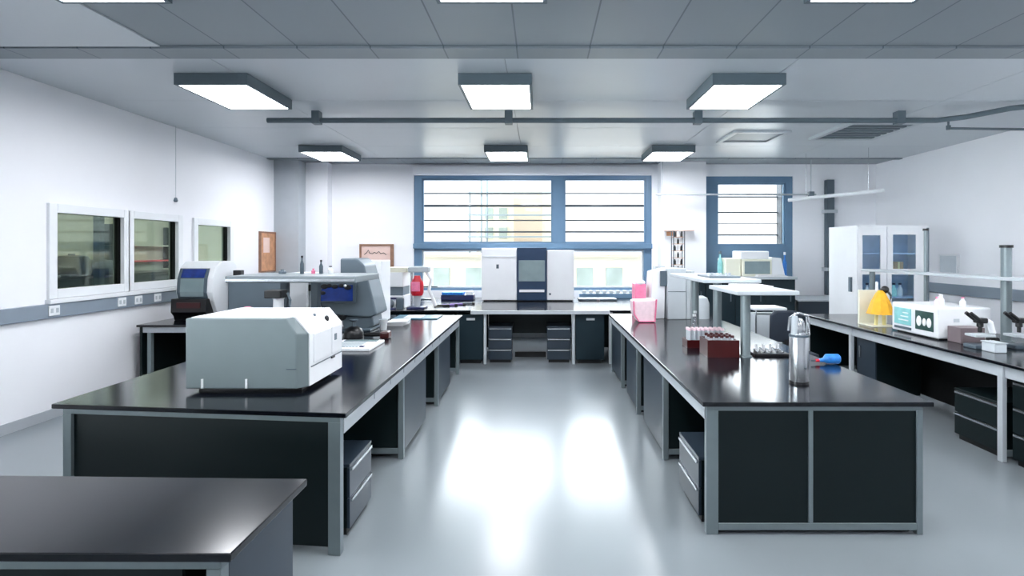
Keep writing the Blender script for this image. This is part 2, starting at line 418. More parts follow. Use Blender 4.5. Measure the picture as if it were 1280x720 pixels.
def make_lamp():
    r = thing('ceiling_lamp', 'x', 'ceiling lamp', (0, 0, 0), group='square ceiling lamps')
    walls_with_holes(-.385, .385, 0, 1.05, 0, .12, [(-.355, .355, .03, 1.02)], 'x')
    m = MB(); m.box(-.385, .385, 0, .03, 0, .12); m.box(-.385, .385, 1.02, 1.05, 0, .12)
    m.box(-.385, -.355, .03, 1.02, 0, .12); m.box(.355, .385, .03, 1.02, 0, .12); m.box(-.355, .355, .03, 1.02, .08, .12)
    m.build('housing', 'lamp_housing', r)
    box('diffuser', 'diffuser', r, -.352, .352, .033, 1.017, .004, .02)
    box('mounting_plate', 'lamp_housing', r, -.3, .3, .12, .93, .12, .135)
    return r
lp = make_lamp()
for i, (x, y, lb) in enumerate(LAMPS):
    o = lp if i == 0 else copy_tree(lp)
    o.location = (x, y, 3.634); o['label'] = lb

r = thing('ceiling_pipe', 'long grey pipe run under the ceiling, bending up at the right', 'pipe', (0, 7.5, 3.6))
m = MB(); m.tube([(-3.66, 7.5, 3.64), (5.3, 7.5, 3.64), (5.6, 7.4, 3.66), (5.95, 7.1, 3.70), (6.3, 6.9, 3.705), (7.29, 6.9, 3.705)], .035, 10).build('pipe', 'lamp_housing', r, smooth=True)
for x in (-3.0, -.43, 2.1, 4.8): MB().box(x-.05, x+.05, 7.44, 7.56, 3.59, 3.769).build('bracket', 'lamp_housing', r)
r = thing('conduit', 'thin grey conduit below the pipe bend at upper right', 'conduit', (6.2, 8, 3.6))
MB().tube([(5.75, 7.9, 3.768), (5.75, 7.9, 3.62), (7.29, 7.9, 3.60)], .018, 8).build('pipe', 'lamp_housing', r, smooth=True)
MB().cyl((5.75, 7.9, 3.60), (5.75, 7.9, 3.66), .03).build('elbow', 'lamp_housing', r)
r = thing('ceiling_vent', 'flat louvred vent tray on the ceiling right of the middle lamps', 'ceiling vent', (4.9, 8.6, 3.7))
m = MB()
for k in range(7): m.box(4.5, 5.4, 8.1+k*.16, 8.19+k*.16, H-.05, H-.03)
m.build('slat', 'lamp_housing', r); walls_with_holes(4.4, 5.5, 0, 1, 0, 1, [], 'x')
m = MB(); m.box(4.42, 4.5, 8.0, 9.25, H-.06, H-.001); m.box(5.4, 5.48, 8.0, 9.25, H-.06, H-.001); m.box(4.5, 5.4, 8.0, 8.06, H-.06, H-.001); m.box(4.5, 5.4, 9.19, 9.25, H-.06, H-.001)
m.build('frame', 'light_grey_plastic', r)
r = thing('ceiling_vent', 'small open vent frame on the ceiling left of the louvred vent', 'ceiling vent', (3.5, 9.1, 3.7))
m = MB(); m.box(3.0, 3.9, 8.7, 8.78, H-.04, H-.001); m.box(3.0, 3.9, 9.5, 9.58, H-.04, H-.001); m.box(3.0, 3.08, 8.78, 9.5, H-.04, H-.001); m.box(3.82, 3.9, 8.78, 9.5, H-.04, H-.001)
m.build('frame', 'light_grey_plastic', r); box('grille', 'grey_plastic', r, 3.08, 3.82, 8.78, 9.5, H-.02, H-.001)
r = thing('linear_lamp', 'slim white strip lamp hanging at an angle near the far right corner', 'strip lamp', (5.5, 10.5, 2.9))
MB().tube([(4.86, 11.0, 2.88), (6.13, 10.0, 2.97)], .035, 8).build('tube_lamp', 'white_plastic', r, smooth=True)
for t in (.2, .85):
    p = Vector((4.86, 11.0, 2.88)).lerp(Vector((6.13, 10.0, 2.97)), t); MB().cyl(p+Vector((0, 0, .03)), (p.x, p.y, H-.001), .004, n=6).build('wire', 'steel', r)
r = thing('curtain_rail', 'thin horizontal rail hung before the right window', 'rail', (4, 11.5, 3.0))
MB().cyl((2.36, 11.5, 3.04), (5.65, 11.5, 3.04), .018, n=8).build('rail', 'light_grey_plastic', r)
for x in (2.5, 5.55): MB().cyl((x, 11.5, 3.05), (x, 11.5, H-.001), .008, n=6).build('hanger', 'light_grey_plastic', r)
MB().box(5.5, 5.6, 11.46, 11.54, 2.98, 3.1).build('end_block', 'grey_plastic', r)
r = thing('wall_pipe', 'dark vertical duct on the far wall beside the right corner', 'duct', (6.25, 12.1, 1.0))
box('duct', 'slate_plastic', r, 6.17, 6.33, 12.06, YF-.001, .93, 3.42, .01)
for z in (1.45, 2.7): box('clamp', 'pale_rail', r, 6.12, 6.38, 12.03, YF-.001, z, z+.07)

# ------------------------------------------------------------ benches
T = .03
def bench(name, label, poly, z=.9, top='worktop'):
    xs = [p[0] for p in poly]; ys = [p[1] for p in poly]
    r = thing('lab_bench', label, 'lab bench', (sum(xs)/4, sum(ys)/4, 0))
    MB().poly(poly, z-T, z).build('worktop', top, r, .004)
    return r
def leg(r, x, y, s=.05, z=.83, m='aluminium', z0=0): return box('leg', m, r, x-s/2, x+s/2, y-s/2, y+s/2, z0, z, .004)

# left bench
lb = bench('lab_bench', 'long black-topped bench on the left, carrying the big white analyser', [(-3.20, 3.66), (-1.20, 3.45), (-1.20, 8.64), (-3.20, 8.64)])
AX = -1.25
MB().prism([(AX-.03, .74), (AX, .74), (AX, .87), (AX-.03, .87)], 3.56, 8.60, 'y').build('apron', 'pale_rail', lb, .003)
tag(lb.children[-1], 'long pale metal apron facing the aisle')
# end panel facing the camera (slightly skewed like the top)
def skew(x): return 3.69+(x+3.15)/(1.9)*(-.20)
def skewbox(name, m, x0, x1, z0, z1, d0, d1, bev=0):
    MB().poly([(x0, skew(x0)+d0), (x1, skew(x1)+d0), (x1, skew(x1)+d1), (x0, skew(x0)+d1)], z0, z1).build(name, m, lb, bev)
skewbox('end_panel', 'dark_panel', -3.09, -1.33, .04, .83, .025, .045)
skewbox('top_rail', 'aluminium', -3.15, -1.25, .83, .87, 0, .05, .003)
skewbox('leg', 'aluminium', -3.15, -3.09, 0, .83, 0, .06, .003)
skewbox('leg', 'aluminium', -1.33, -1.25, 0, .83, 0, .06, .003)
box('modesty_panel', 'dark_panel', lb, -2.25, -2.22, 3.8, 8.5, .05, .85)
for y in (5.12, 6.85, 8.58):
    leg(lb, AX-.025, y, .05, .74); box('bottom_rail', 'aluminium', lb, -2.2, AX-.05, y-.02, y+.02, .05, .10)
    leg(lb, -3.12, y, .05, .86)
    if y < 8: box('partition', 'dark_panel', lb, -2.2, AX-.06, y-.008, y+.012, .10, .86)
    else: box('end_panel', 'dark_panel', lb, -3.09, AX-.06, y-.01, y+.01, .1, .86)
box('rear_apron', 'pale_rail', lb, -3.15, -3.12, 3.8, 8.6, .78, .87)
m = MB()
for k in range(9): y = 4.2+k*.45; m.box(AX, AX+.002, y, y+.012, .79, .87)
m.build('slot', 'grey_plastic', lb)

# right bench
rb = bench('lab_bench', 'long black-topped bench right of the aisle with two dark green end panels', [(1.07, 3.70), (2.60, 3.70), (2.60, 8.84), (1.07, 8.84)])
box('apron', 'pale_rail', rb, 1.11, 1.14, 3.78, 8.80, .76, .87, .003)
box('leg', 'aluminium', rb, 1.11, 1.19, 3.75, 3.80, .0, .83, .003)
box('leg', 'aluminium', rb, 2.52, 2.56, 3.75, 3.80, .0, .83, .003)
box('top_rail', 'aluminium', rb, 1.11, 2.56, 3.75, 3.79, .83, .87, .003)
box('bottom_rail', 'aluminium', rb, 1.19, 2.52, 3.75, 3.79, .03, .075, .003)
box('divider', 'aluminium', rb, 1.795, 1.825, 3.75, 3.79, .075, .83, .003)
box('end_panel', 'dark_panel', rb, 1.19, 1.795, 3.762, 3.782, .075, .83)
box('end_panel', 'dark_panel', rb, 1.825, 2.52, 3.762, 3.782, .075, .83)
box('plinth', 'kick_black', rb, 1.2, 2.5, 3.80, 3.83, 0, .06)
box('modesty_panel', 'dark_panel', rb, 1.85, 1.88, 3.85, 8.7, .05, .85)
for y in (5.10, 6.5, 7.75, 8.78):
    leg(rb, 1.135, y, .05, .76); box('bottom_rail', 'aluminium', rb, 1.16, 1.85, y-.02, y+.02, .05, .10)
    leg(rb, 2.54, y, .04, .86); box('partition', 'dark_panel', rb, 1.165, 1.85, y-.008, y+.012, .10, .86)
box('rear_apron', 'pale_rail', rb, 2.52, 2.55, 3.8, 8.8, .78, .87)

# under-bench units
def pedestal(x0, x1, y0, y1, label, face, h=.62, n=2, m='slate_panel', z0=.05):
    """drawer unit; face: '+x', '-x' or '-y'"""
    r = thing('drawer_pedestal', label, 'drawer unit', ((x0+x1)/2, (y0+y1)/2, 0))
    box('carcass', 'dark_panel', r, x0+.02, x1-.02, y0+.02, y1-.02, z0, h-.01)
    box('top_board', m, r, x0, x1, y0, y1, h-.01, h+.012, .003)
    box('plinth', 'kick_black', r, x0+.03, x1-.03, y0+.03, y1-.03, 0, z0)
    dh = (h-.01-z0)/n
    for k in range(n):
        a, b = z0+k*dh+.004, z0+(k+1)*dh-.004
        if face == '+x': d = box('drawer', m, r, x1-.02, x1, y0+.004, y1-.004, a, b, .003); box('handle', 'steel', d, x1, x1+.012, y0+.02, y1-.02, b-.022, b-.004)
        if face == '-x': d = box('drawer', m, r, x0, x0+.02, y0+.004, y1-.004, a, b, .003); box('handle', 'steel', d, x0-.012, x0, y0+.02, y1-.02, b-.022, b-.004)
        if face == '-y': d = box('drawer', m, r, x0+.004, x1-.004, y0, y0+.02, a, b, .003); box('handle', 'steel', d, x0+.02, x1-.02, y0-.012, y0, b-.022, b-.004)
    return r
def cupboard(x0, x1, y0, y1, label, face, h=.74, m='slate_panel', z0=.07, handle=True):
    r = thing('base_cabinet', label, 'cabinet', ((x0+x1)/2, (y0+y1)/2, 0))
    box('body', 'dark_panel', r, x0+.02, x1-.02, y0+.02, y1-.02, z0, h)
    box('plinth', 'kick_black', r, x0+.05, x1-.05, y0+.05, y1-.05, 0, z0)
    if face == '+x': d = box('door', m, r, x1-.02, x1, y0, y1, z0, h, .003)
    if face == '-x': d = box('door', m, r, x0, x0+.02, y0, y1, z0, h, .003)
    if face == '-y': d = box('door', m, r, x0, x1, y0, y0+.02, z0, h, .003)
    if handle:
        if face == '+x': box('handle', 'steel', d, x1, x1+.02, y1-.1, y1-.08, h-.25, h-.1)
        if face == '-x': box('handle', 'steel', d, x0-.02, x0, y1-.1, y1-.08, h-.25, h-.1)
        if face == '-y': box('handle', 'pale_rail', d, (x0+x1)/2-.06, (x0+x1)/2+.08, y0-.02, y0, h-.1, h-.065)
    return r
pedestal(-1.85, -1.27, 3.72, 4.2, 'slate drawer pedestal tucked under the near end of the left bench', '+x', h=.47)
cupboard(-1.85, -1.252, 5.16, 6.10, 'slate base cabinet under the middle of the left bench', '+x', h=.735, handle=False)
cupboard(-1.85, -1.252, 6.89, 7.72, 'slate base cabinet under the far half of the left bench', '+x', h=.735, handle=False)
pedestal(1.10, 1.75, 3.9, 4.45, 'slate drawer pedestal tucked under the near end of the right bench', '-x', h=.45)
cupboard(1.112, 1.75, 5.14, 6.05, 'slate base cabinet under the middle of the right bench', '-x', h=.755, handle=False)
cupboard(1.112, 1.75, 6.54, 7.25, 'slate base cabinet further down the right bench', '-x', h=.755, handle=False)
cupboard(1.112, 1.75, 7.79, 8.74, 'slate base cabinet under the far end of the right bench', '-x', h=.755, handle=False)

# near bench at the bottom left
nb = bench('lab_bench', 'near black-topped bench cut off by the bottom left corner', [(-3.3, 1.87), (-1.03, 1.86), (-1.03, 2.47), (-3.3, 2.53)])
box('top_rail', 'aluminium', nb, -3.2, -1.08, 1.89, 1.93, .83, .87, .003)
box('leg', 'aluminium', nb, -1.13, -1.08, 1.89, 1.94, 0, .83, .003); box('leg', 'aluminium', nb, -3.2, -3.15, 1.89, 1.94, 0, .83, .003)
box('side_panel', 'slate_panel', nb, -1.10, -1.08, 1.94, 2.44, .05, .855, .002)
box('side_trim', 'aluminium', nb, -1.105, -1.072, 1.94, 2.44, .855, .87)
box('rear_panel', 'dark_panel', nb, -3.18, -1.12, 2.40, 2.42, .05, .86)
box('front_panel', 'dark_panel', nb, -3.15, -1.22, 1.905, 1.92, .05, .83)
for x in (-1.13, -3.15): leg(nb, x, 2.40, .04, .86)

# side bench against the left wall
sb = bench('lab_bench', 'short black-topped bench against the left wall, carrying the blue-screen sequencer', [(-5.42, 7.5), (-3.24, 7.5), (-3.24, 9.15), (-5.42, 9.15)])
box('apron', 'pale_rail', sb, -5.36, -3.26, 7.54, 7.57, .79, .87, .003)
box('leg', 'aluminium', sb, -5.30, -5.25, 7.54, 7.6, 0, .79, .003); box('side_panel', 'dark_panel', sb, -5.40, -5.37, 7.54, 9.1, .0, .87); box('leg', 'aluminium', sb, -3.36, -3.31, 7.54, 7.6, 0, .79, .003)
box('rear_panel', 'dark_panel', sb, -5.36, -3.3, 9.0, 9.03, .05, .87); box('leg', 'aluminium', sb, -3.36, -3.31, 9.04, 9.1, 0, .86, .003)

# right island bench
ib = bench('lab_bench', 'black-topped bench along the right side, carrying the microscopes', [(4.12, 3.6), (5.50, 3.6), (5.50, 8.8), (4.12, 8.8)])
box('apron', 'pale_rail', ib, 4.16, 4.19, 3.65, 8.75, .76, .87, .003)
for y in (3.75, 5.05, 7.5, 8.72):
    box('leg', 'pale_rail', ib, 4.14, 4.18, y-.03, y+.03, 0, .87, .003); leg(ib, 5.45, y, .05, .86)
    box('bottom_rail', 'aluminium', ib, 4.19, 5.42, y-.02, y+.02, .05, .1)
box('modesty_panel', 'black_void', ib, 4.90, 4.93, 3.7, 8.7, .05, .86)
box('end_panel', 'dark_panel', ib, 4.2, 5.42, 8.74, 8.77, .1, .86)
pedestal(4.2, 4.8, 5.12, 5.69, 'two-drawer dark pedestal under the right bench, left of its near white leg', '-x', h=.50, m='dark_panel')
pedestal(4.2, 4.8, 4.2, 4.99, 'tall dark drawer unit under the right bench, right of its near white leg', '-x', h=.75, n=3, m='dark_panel')
cupboard(4.2, 4.8, 7.03, 7.44, 'narrow slate cabinet under the right bench beside its middle white leg', '-x', h=.75)

# centre desk at the far end
cb = bench('lab_bench', 'centre desk bench in front of the windows, closing off the aisle', [(-2.95, 9.30), (2.6, 9.30), (2.6, 10.6), (-2.95, 10.6)])
box('apron', 'pale_rail', cb, -1.16, 1.14, 9.25, 9.29, .84, .899, .003)
for x in (-.93, .545): box('leg', 'pale_rail', cb, x-.022, x+.022, 9.33, 9.38, 0, .87)
for x in (-2.9, 2.55, 1.17): box('leg', 'pale_rail', cb, x-.03, x+.03, 9.35, 9.41, 0, .87)
box('modesty_panel', 'dark_panel', cb, -.93, .545, 10.0, 10.03, .42, .86)
box('foot_rail', 'kick_black', cb, -.46, .09, 9.97, 10.0, .0, .09)
for x in (-2.9, 2.55): leg(cb, x, 10.5, .05, .86)
cupboard(-1.40, -.96, 9.36, 9.95, 'dark base cabinet left of the desk knee space, with a pale label handle', '-y', h=.83, m='hazed_panel')
cupboard(-2.4, -1.45, 9.36, 9.95, 'dark base cabinet at the far end of the left bench', '-y', h=.83, m='hazed_panel')
cupboard(.58, 1.06, 9.36, 9.95, 'dark base cabinet right of the desk knee space', '-y', h=.83, m='hazed_panel')
pedestal(-.89, -.48, 9.45, 9.95, 'drawer pedestal on the left inside the desk knee space', '-y', h=.60, n=3)
pedestal(.10, .51, 9.45, 9.95, 'drawer pedestal on the right inside the desk knee space', '-y', h=.60, n=3)

# bench along the windows
wb = bench('lab_bench', 'bench along the far wall under the wide window', [(-5.0, 10.62), (2.52, 10.62), (2.52, 11.83), (-5.0, 11.83)])
box('front_panel', 'dark_panel', wb, -4.9, -1.0, 10.66, 10.69, .05, .87)
box('front_panel', 'dark_panel', wb, .6, 2.45, 10.66, 10.69, .05, .87)
for x in (-4.92, 2.46): leg(wb, x, 10.72, .05, .86); leg(wb, x, 11.75, .05, .86)
r = thing('tall_cabinet', 'haze-tinted dark teal tall cabinet row under the right window', 'cabinet', (3.8, 11.4, 0))
box('body', 'dark_panel', r, 2.62, 4.95, 10.9, 11.80, .08, 1.33); box('plinth', 'kick_black', r, 2.66, 4.9, 10.95, 11.78, 0, .08)
for k in range(4): d = box('door', 'hazed_panel', r, 2.63+k*.58, 3.195+k*.58, 10.88, 10.9, .1, 1.32, .003); box('handle', 'slate_plastic', d, 3.1+k*.58, 3.12+k*.58, 10.86, 10.88, .9, 1.1)
box('top_board', 'light_grey_plastic', r, 2.6, 4.97, 10.84, 11.82, 1.33, 1.38, .004)
r = bench('lab_bench', 'low bench with a white front edge in the far right corner', [(5.0, 10.9), (7.2, 10.9), (7.2, 12.0), (5.0, 12.0)], .93, 'pale_rail')
box('front_panel', 'slate_panel', r, 5.03, 7.15, 10.94, 10.97, .05, .9)
for x in (5.06, 7.12): leg(r, x, 11.9, .05, .9); leg(r, x, 11.02, .05, .9)

# ------------------------------------------------------------ white glass-door cabinet
r = thing('glass_cabinet', 'tall white cupboard with blue glass doors behind the right bench', 'cabinet', (5.66, 9.4, 0))
m = MB(); m.box(5.09, 6.24, 9.86, 9.89, .06, 2.3); m.box(5.09, 5.12, 9.02, 9.86, .06, 2.3); m.box(6.21, 6.24, 9.02, 9.86, .06, 2.3)
m.box(5.12, 6.21, 9.02, 9.86, 2.27, 2.3); m.box(5.12, 6.21, 9.02, 9.86, .06, .09)
m.build('carcass', 'white_plastic', r)
box('lining', 'blue_interior', r, 5.12, 6.21, 9.48, 9.498, .09, 2.27)
for z in (1.52, 1.83, 1.12): box('shelf', 'blue_interior', r, 5.12, 6.21, 9.06, 9.48, z, z+.02)
box('plinth', 'kick_black', r, 5.12, 6.2, 9.05, 9.8, 0, .06)
box('side_handle', 'grey_plastic', r, 5.06, 5.09, 9.15, 9.22, 1.22, 1.46, .004)
for x0, x1, holes in ((5.10, 5.56, [(5.17, 5.46, 1.60, 2.14), (5.17, 5.46, 1.20, 1.51)]), (5.57, 6.23, [(5.66, 6.03, 1.60, 2.15), (5.64, 6.0, 1.05, 1.51)])):
    d = walls_with_holes(x0, x1, .1, 2.28, 9.0, 9.02, holes, 'x').build('door', 'white_plastic', r)
    for h in holes: box('glass_pane', 'cabinet_glass', d, h[0], h[1], 9.006, 9.012, h[2], h[3])
MB().cyl((6.2, 8.97, 1.0), (6.2, 8.97, 2.26), .018).build('bar_handle', 'grey_plastic', r)
for x, w_, h_, lb_ in ((5.70, .10, .10, 'small tan box behind the upper right glass door'), (5.83, .15, .17, 'larger cardboard box behind the upper right glass door')):
    t = thing('cardboard_box', lb_, 'box', (x, 9.2, 1.54))
    if w_ < .12: t.location = (x, 9.2, 1.54)
    ROOT[t.name] = Vector(t.location)
    box('carton', 'cardboard', t, x-w_/2, x+w_/2, 9.12, 9.3, 1.541, 1.54+h_, .003); box('tape', 'pale_yellow', t, x-.015, x+.015, 9.118, 9.302, 1.541, 1.542+h_)
for k, (x, c) in enumerate(((5.72, 'white_plastic'), (5.80, 'teal_screen'), (5.90, 'white_plastic'), (5.25, 'teal_screen'), (5.36, 'white_plastic'))):
    t = thing('reagent_bottle', ['white bottle at left on the low shelf behind the right glass door', 'teal bottle in the middle behind the lower right glass door', 'white bottle at right behind the lower right glass door', 'teal bottle behind the lower left glass door', 'white bottle right of the teal one behind the lower left glass door'][k], 'bottle', (x, 9.2, 1.14), group='bottles in the white cupboard')
    z = 1.141
    MB().lathe([(.035, 0), (.04, .02), (.04, .12), (.018, .16), (.018, .19)], (x, 9.2, z)).build('body', c, t, smooth=True)
    MB().lathe([(.022, .19), (.022, .22)], (x, 9.2, z)).build('cap', 'navy', t)

# ------------------------------------------------------------ instruments on the left bench
B = .9
# big white analyser
a = thing('benchtop_analyser', 'large white boxy analyser with sloped right edge on the left bench', 'analyser', (-2.08, 4.3, B))
prof = [(-2.50, .93), (-1.66, .93), (-1.66, 1.31), (-1.76, 1.425), (-2.50, 1.425)]
def P3(prof, y0, y1, c=.06):
    m = MB()
    # prism with a chamfered front right vertical corner
    rings = []
    for y, dx in ((y0, -c), (y0+c, 0), (y1, 0)):
        ring = []
        for x, z in prof:
            xx = x+dx if x > -1.7 else (x+dx*.6 if x > -1.8 else x)
            ring.append(m.bm.verts.new((xx, y, z)))
        rings.append(ring)
    m.bm.faces.new(rings[0]); m.bm.faces.new(rings[-1][::-1])
    for A_, B_ in zip(rings, rings[1:]):
        n = len(prof)
        for i in range(n): m.bm.faces.new([A_[i], B_[i], B_[(i+1) % n], A_[(i+1) % n]])
    return m
P3(prof, 3.94, 4.64).build('housing', 'shaded_housing', a, .008)
MB().prism([(-1.66, .935), (-1.650, .935), (-1.650, 1.312), (-1.752, 1.432), (-1.78, 1.432), (-1.66, 1.308)], 4.0, 4.645, 'y').build('lit_side_white', 'white_plastic', a, .002)  # white paints in the window light falling on this side
MB().box(-2.46, -1.72, 4.03, 4.60, B, .93).build('base', 'black_plastic', a)
MB().box(-1.655, -1.646, 4.02, 4.64, 1.065, 1.073).build('seam', 'slate_plastic', a)
MB().box(-1.79, -1.72, 3.936, 3.942, 1.065, 1.073).build('seam', 'slate_plastic', a)
MB().box(-1.652, -1.643, 4.06, 4.40, 1.09, 1.30).build('side_door', 'white_plastic', a, .003)
MB().box(-1.652, -1.643, 4.415, 4.62, 1.09, 1.30).build('side_door', 'white_plastic', a, .003)
MB().ball((-1.69, 4.42, 1.365), .03, .6, .8, .9).build('knob', 'black_plastic', a, smooth=True)
MB().ball((-1.73, 4.28, 1.41), .013).build('indicator', 'grey_plastic', a, smooth=True)
MB().box(-1.646, -1.638, 4.46, 4.50, 1.19, 1.24).build('latch', 'grey_plastic', a); MB().box(-1.65, -1.638, 4.40, 4.46, 1.055, 1.07).build('latch', 'black_plastic', a)
for x in (-2.38, -2.07): MB().box(x-.006, x+.006, 3.93, 3.942, .935, 1.0).build('clip', 'white_plastic', a)
MB().box(-2.48, -1.785, 3.97, 4.63, 1.424, 1.431).build('lid', 'white_plastic', a, .004)

# shelf on the left bench
s = thing('bench_shelf', 'raised grey shelf across the left bench behind the white analyser', 'shelf', (-2.6, 6.3, B))
box('board', 'shelf_grey', s, -3.33, -1.95, 5.9, 6.75, 1.56, 1.63, .01)
tag(box('edge_strip', 'steel', s, -3.32, -1.96, 5.885, 5.9, 1.575, 1.60), 'pale metal edge strip')
for x, y in ((-2.53, 6.3),): box('post', 'slate_plastic', s, x-.04, x+.04, y-.04, y+.04, B, 1.56, .004)
box('post', 'slate_plastic', s, -3.05, -2.97, 6.55, 6.63, B, 1.56, .004)
box('foot_plate', 'slate_plastic', s, -2.65, -2.41, 6.2, 6.42, B, .92, .003)
# pump on bench
s = thing('dispenser_pump', 'white upright dispenser with black head under the left bench shelf', 'dispenser', (-2.72, 5.7, B))
MB().lathe([(.10, 0), (.11, .02), (.09, .10), (.055, .16), (.05, .50), (.06, .52)], (-2.67, 5.7, B)).build('column', 'white_plastic', s, smooth=True)
MB().box(-2.78, -2.61, 5.62, 5.78, 1.42, 1.50).build('head', 'black_plastic', s, .01)
MB().tube([(-2.58, 5.7, 1.47), (-2.55, 5.7, 1.40), (-2.56, 5.68, 1.15), (-2.60, 5.66, 1.05)], .012).build('hose', 'grey_plastic', s, smooth=True)
box('small_pump', 'black_plastic', s, -2.60, -2.48, 5.62, 5.74, B, 1.10, .02)
s = thing('stoppered_bottle', 'bottle with pink stopper behind the white analyser', 'bottle', (-2.95, 5.2, B))
MB().lathe([(.06, 0), (.065, .02), (.065, .30), (.03, .38), (.03, .42)], (-2.62, 5.0, B)).build('body', 'black_plastic', s, smooth=True)
MB().lathe([(.045, 0), (.05, .02), (.045, .07), (.02, .08)], (-2.62, 5.0, 1.32)).build('stopper', 'pink', s, smooth=True)
# white instrument with black band
s = thing('benchtop_instrument', 'white boxy instrument with black band behind the shelf, left of the grey analyser', 'instrument', (-3.0, 7.1, B))
box('body', 'white_plastic', s, -3.15, -2.86, 6.85, 7.3, B, 1.62, .012); box('side_module', 'light_grey_plastic', s, -2.855, -2.76, 6.9, 7.3, B, 1.60, .01)
box('band', 'black_plastic', s, -2.856, -2.756, 6.885, 6.9, 1.40, 1.48)

# grey analyser with the blue screen
g = thing('touchscreen_analyser', 'slate grey analyser with dark blue screen on the left bench', 'analyser', (-2.4, 7.1, B))
def px(x, y, Y): return ((x-CX)*Y/F, HC-(y-CY)*Y/F)
Yg = 6.95
MB().prism([px(x, y, Yg) for x, y in ((425, 323), (446, 323), (455, 331), (466, 372), (471, 393), (463, 397), (404, 393), (399, 377), (402, 352), (425, 350))], Yg, Yg+.5).build('head', 'grey_plastic', g, .02)
MB().prism([px(x, y, Yg) for x, y in ((401, 353), (446, 353), (446, 379), (399, 379))], Yg-.03, Yg).build('bezel', 'slate_plastic', g, .006)
MB().prism([px(x, y, Yg) for x, y in ((404, 356), (442, 356), (442, 376), (402, 376))], Yg-.036, Yg-.03).build('screen', 'blue_screen', g)
m = MB()
for x_, y_, r_ in ((407, 358, 4), (413, 357, 3), (420, 358, 3.5), (428, 357, 3), (436, 359, 4), (405, 366, 3)):
    a_, c_ = px(x_, y_, Yg); m.ball((a_, Yg-.037, c_), r_*Yg/F, 1.2, .15, .8)
m.build('sample_bay', 'black_plastic', g, smooth=True)
m = MB(); a_, c_ = px(433, 357, Yg); m.ball((a_, Yg-.045, c_), .018); m.build('indicator', 'white_plastic', g, smooth=True)
MB().prism([px(x, y, Yg) for x, y in ((424, 396), (464, 396), (466, 408), (455, 413), (428, 413))], Yg+.05, Yg+.45).build('stand', 'grey_plastic', g, .02)
box('base', 'slate_plastic', g, -2.55, -2.1, Yg-.05, Yg+.48, B, .93, .01)
MB().prism([px(x, y, Yg) for x, y in ((404, 394), (432, 394), (430, 400), (408, 399))], Yg-.1, Yg+.1).build('tray', 'black_plastic', g, .005)
# black round device
s = thing('black_mixer', 'small round black mixer in front of the grey analyser', 'mixer', (-2.15, 6.5, B))
MB().lathe([(.11, 0), (.11, .05), (.09, .09), (.04, .12)], (-2.17, 6.5, B)).build('body', 'black_plastic', s, smooth=True)
MB().lathe([(.025, 0), (.02, .05), (.05, .07), (.05, .08)], (-2.17, 6.5, 1.02)).build('cup_head', 'slate_plastic', s, smooth=True)
# keyboard
s = thing('keyboard', 'white keyboard pad lying on the left bench before the grey analyser', 'keyboard', (-1.95, 5.8, B))
box('case', 'white_plastic', s, -2.15, -1.70, 5.56, 6.10, B, .93, .006)
m = MB()
for i in range(9):
    for j in range(5): m.box(-2.12+i*.032, -2.12+i*.032+.026, 5.62+j*.06, 5.62+j*.06+.045, .93, .938)
m.build('key', 'light_grey_plastic', s)
box('blue_key', 'navy', s, -1.82, -1.78, 5.62, 5.66, .93, .94); box('display', 'grey_screen', s, -2.1, -1.75, 5.97, 6.06, .93, .936)
s = thing('barcode_scanner', 'dark handheld scanner with purple head lying on the left bench', 'scanner', (-1.85, 6.4, B))
MB().tube([(-2.02, 6.42, .935), (-1.90, 6.41, .94), (-1.80, 6.40, .94)], [.02, .026, .022], 10).build('handle', 'black_plastic', s, smooth=True)
MB().box(-1.82, -1.72, 6.32, 6.46, B, .98).build('head', 'maroon_plastic', s, .018)
# tower box
s = thing('instrument_tower', 'tall white instrument tower right behind the grey analyser', 'instrument', (-2.35, 8.0, B))
box('body', 'white_plastic', s, -2.50, -2.20, 7.75, 8.2, B, 1.76, .012); box('lower_panel', 'light_grey_plastic', s, -2.49, -2.21, 7.742, 7.75, .98, 1.38, .004)
s = thing('paper_stack', 'crumpled stack of white papers beside the instrument tower', 'papers', (-2.0, 7.5, B))
for k in range(5): MB().poly([(-2.06+k*.01, 7.38-k*.012), (-1.82+k*.012, 7.40), (-1.80, 7.72+k*.01), (-2.04, 7.70)], B+k*.012, B+k*.012+.01).build('sheet', 'paper', s)
s = thing('plastic_cup', 'small white plastic cup beside the grey analyser', 'cup', (-2.0, 7.0, B))
MB().lathe([(.04, 0), (.05, .12), (.055, .13)], (-1.98, 7.05, B)).build('cup', 'white_plastic', s, smooth=True); MB().lathe([(.045, 0), (.045, .003)], (-1.98, 7.05, 1.031)).build('liquid', 'light_grey_plastic', s)
s = thing('document_tray', 'flat teal tray lying at the far end of the left bench', 'tray', (-1.8, 8.3, B))
box('tray', 'teal', s, -2.15, -1.50, 8.1, 8.55, B, .915, .004); box('sheet', 'paper', s, -2.0, -1.75, 8.15, 8.5, .915, .92)

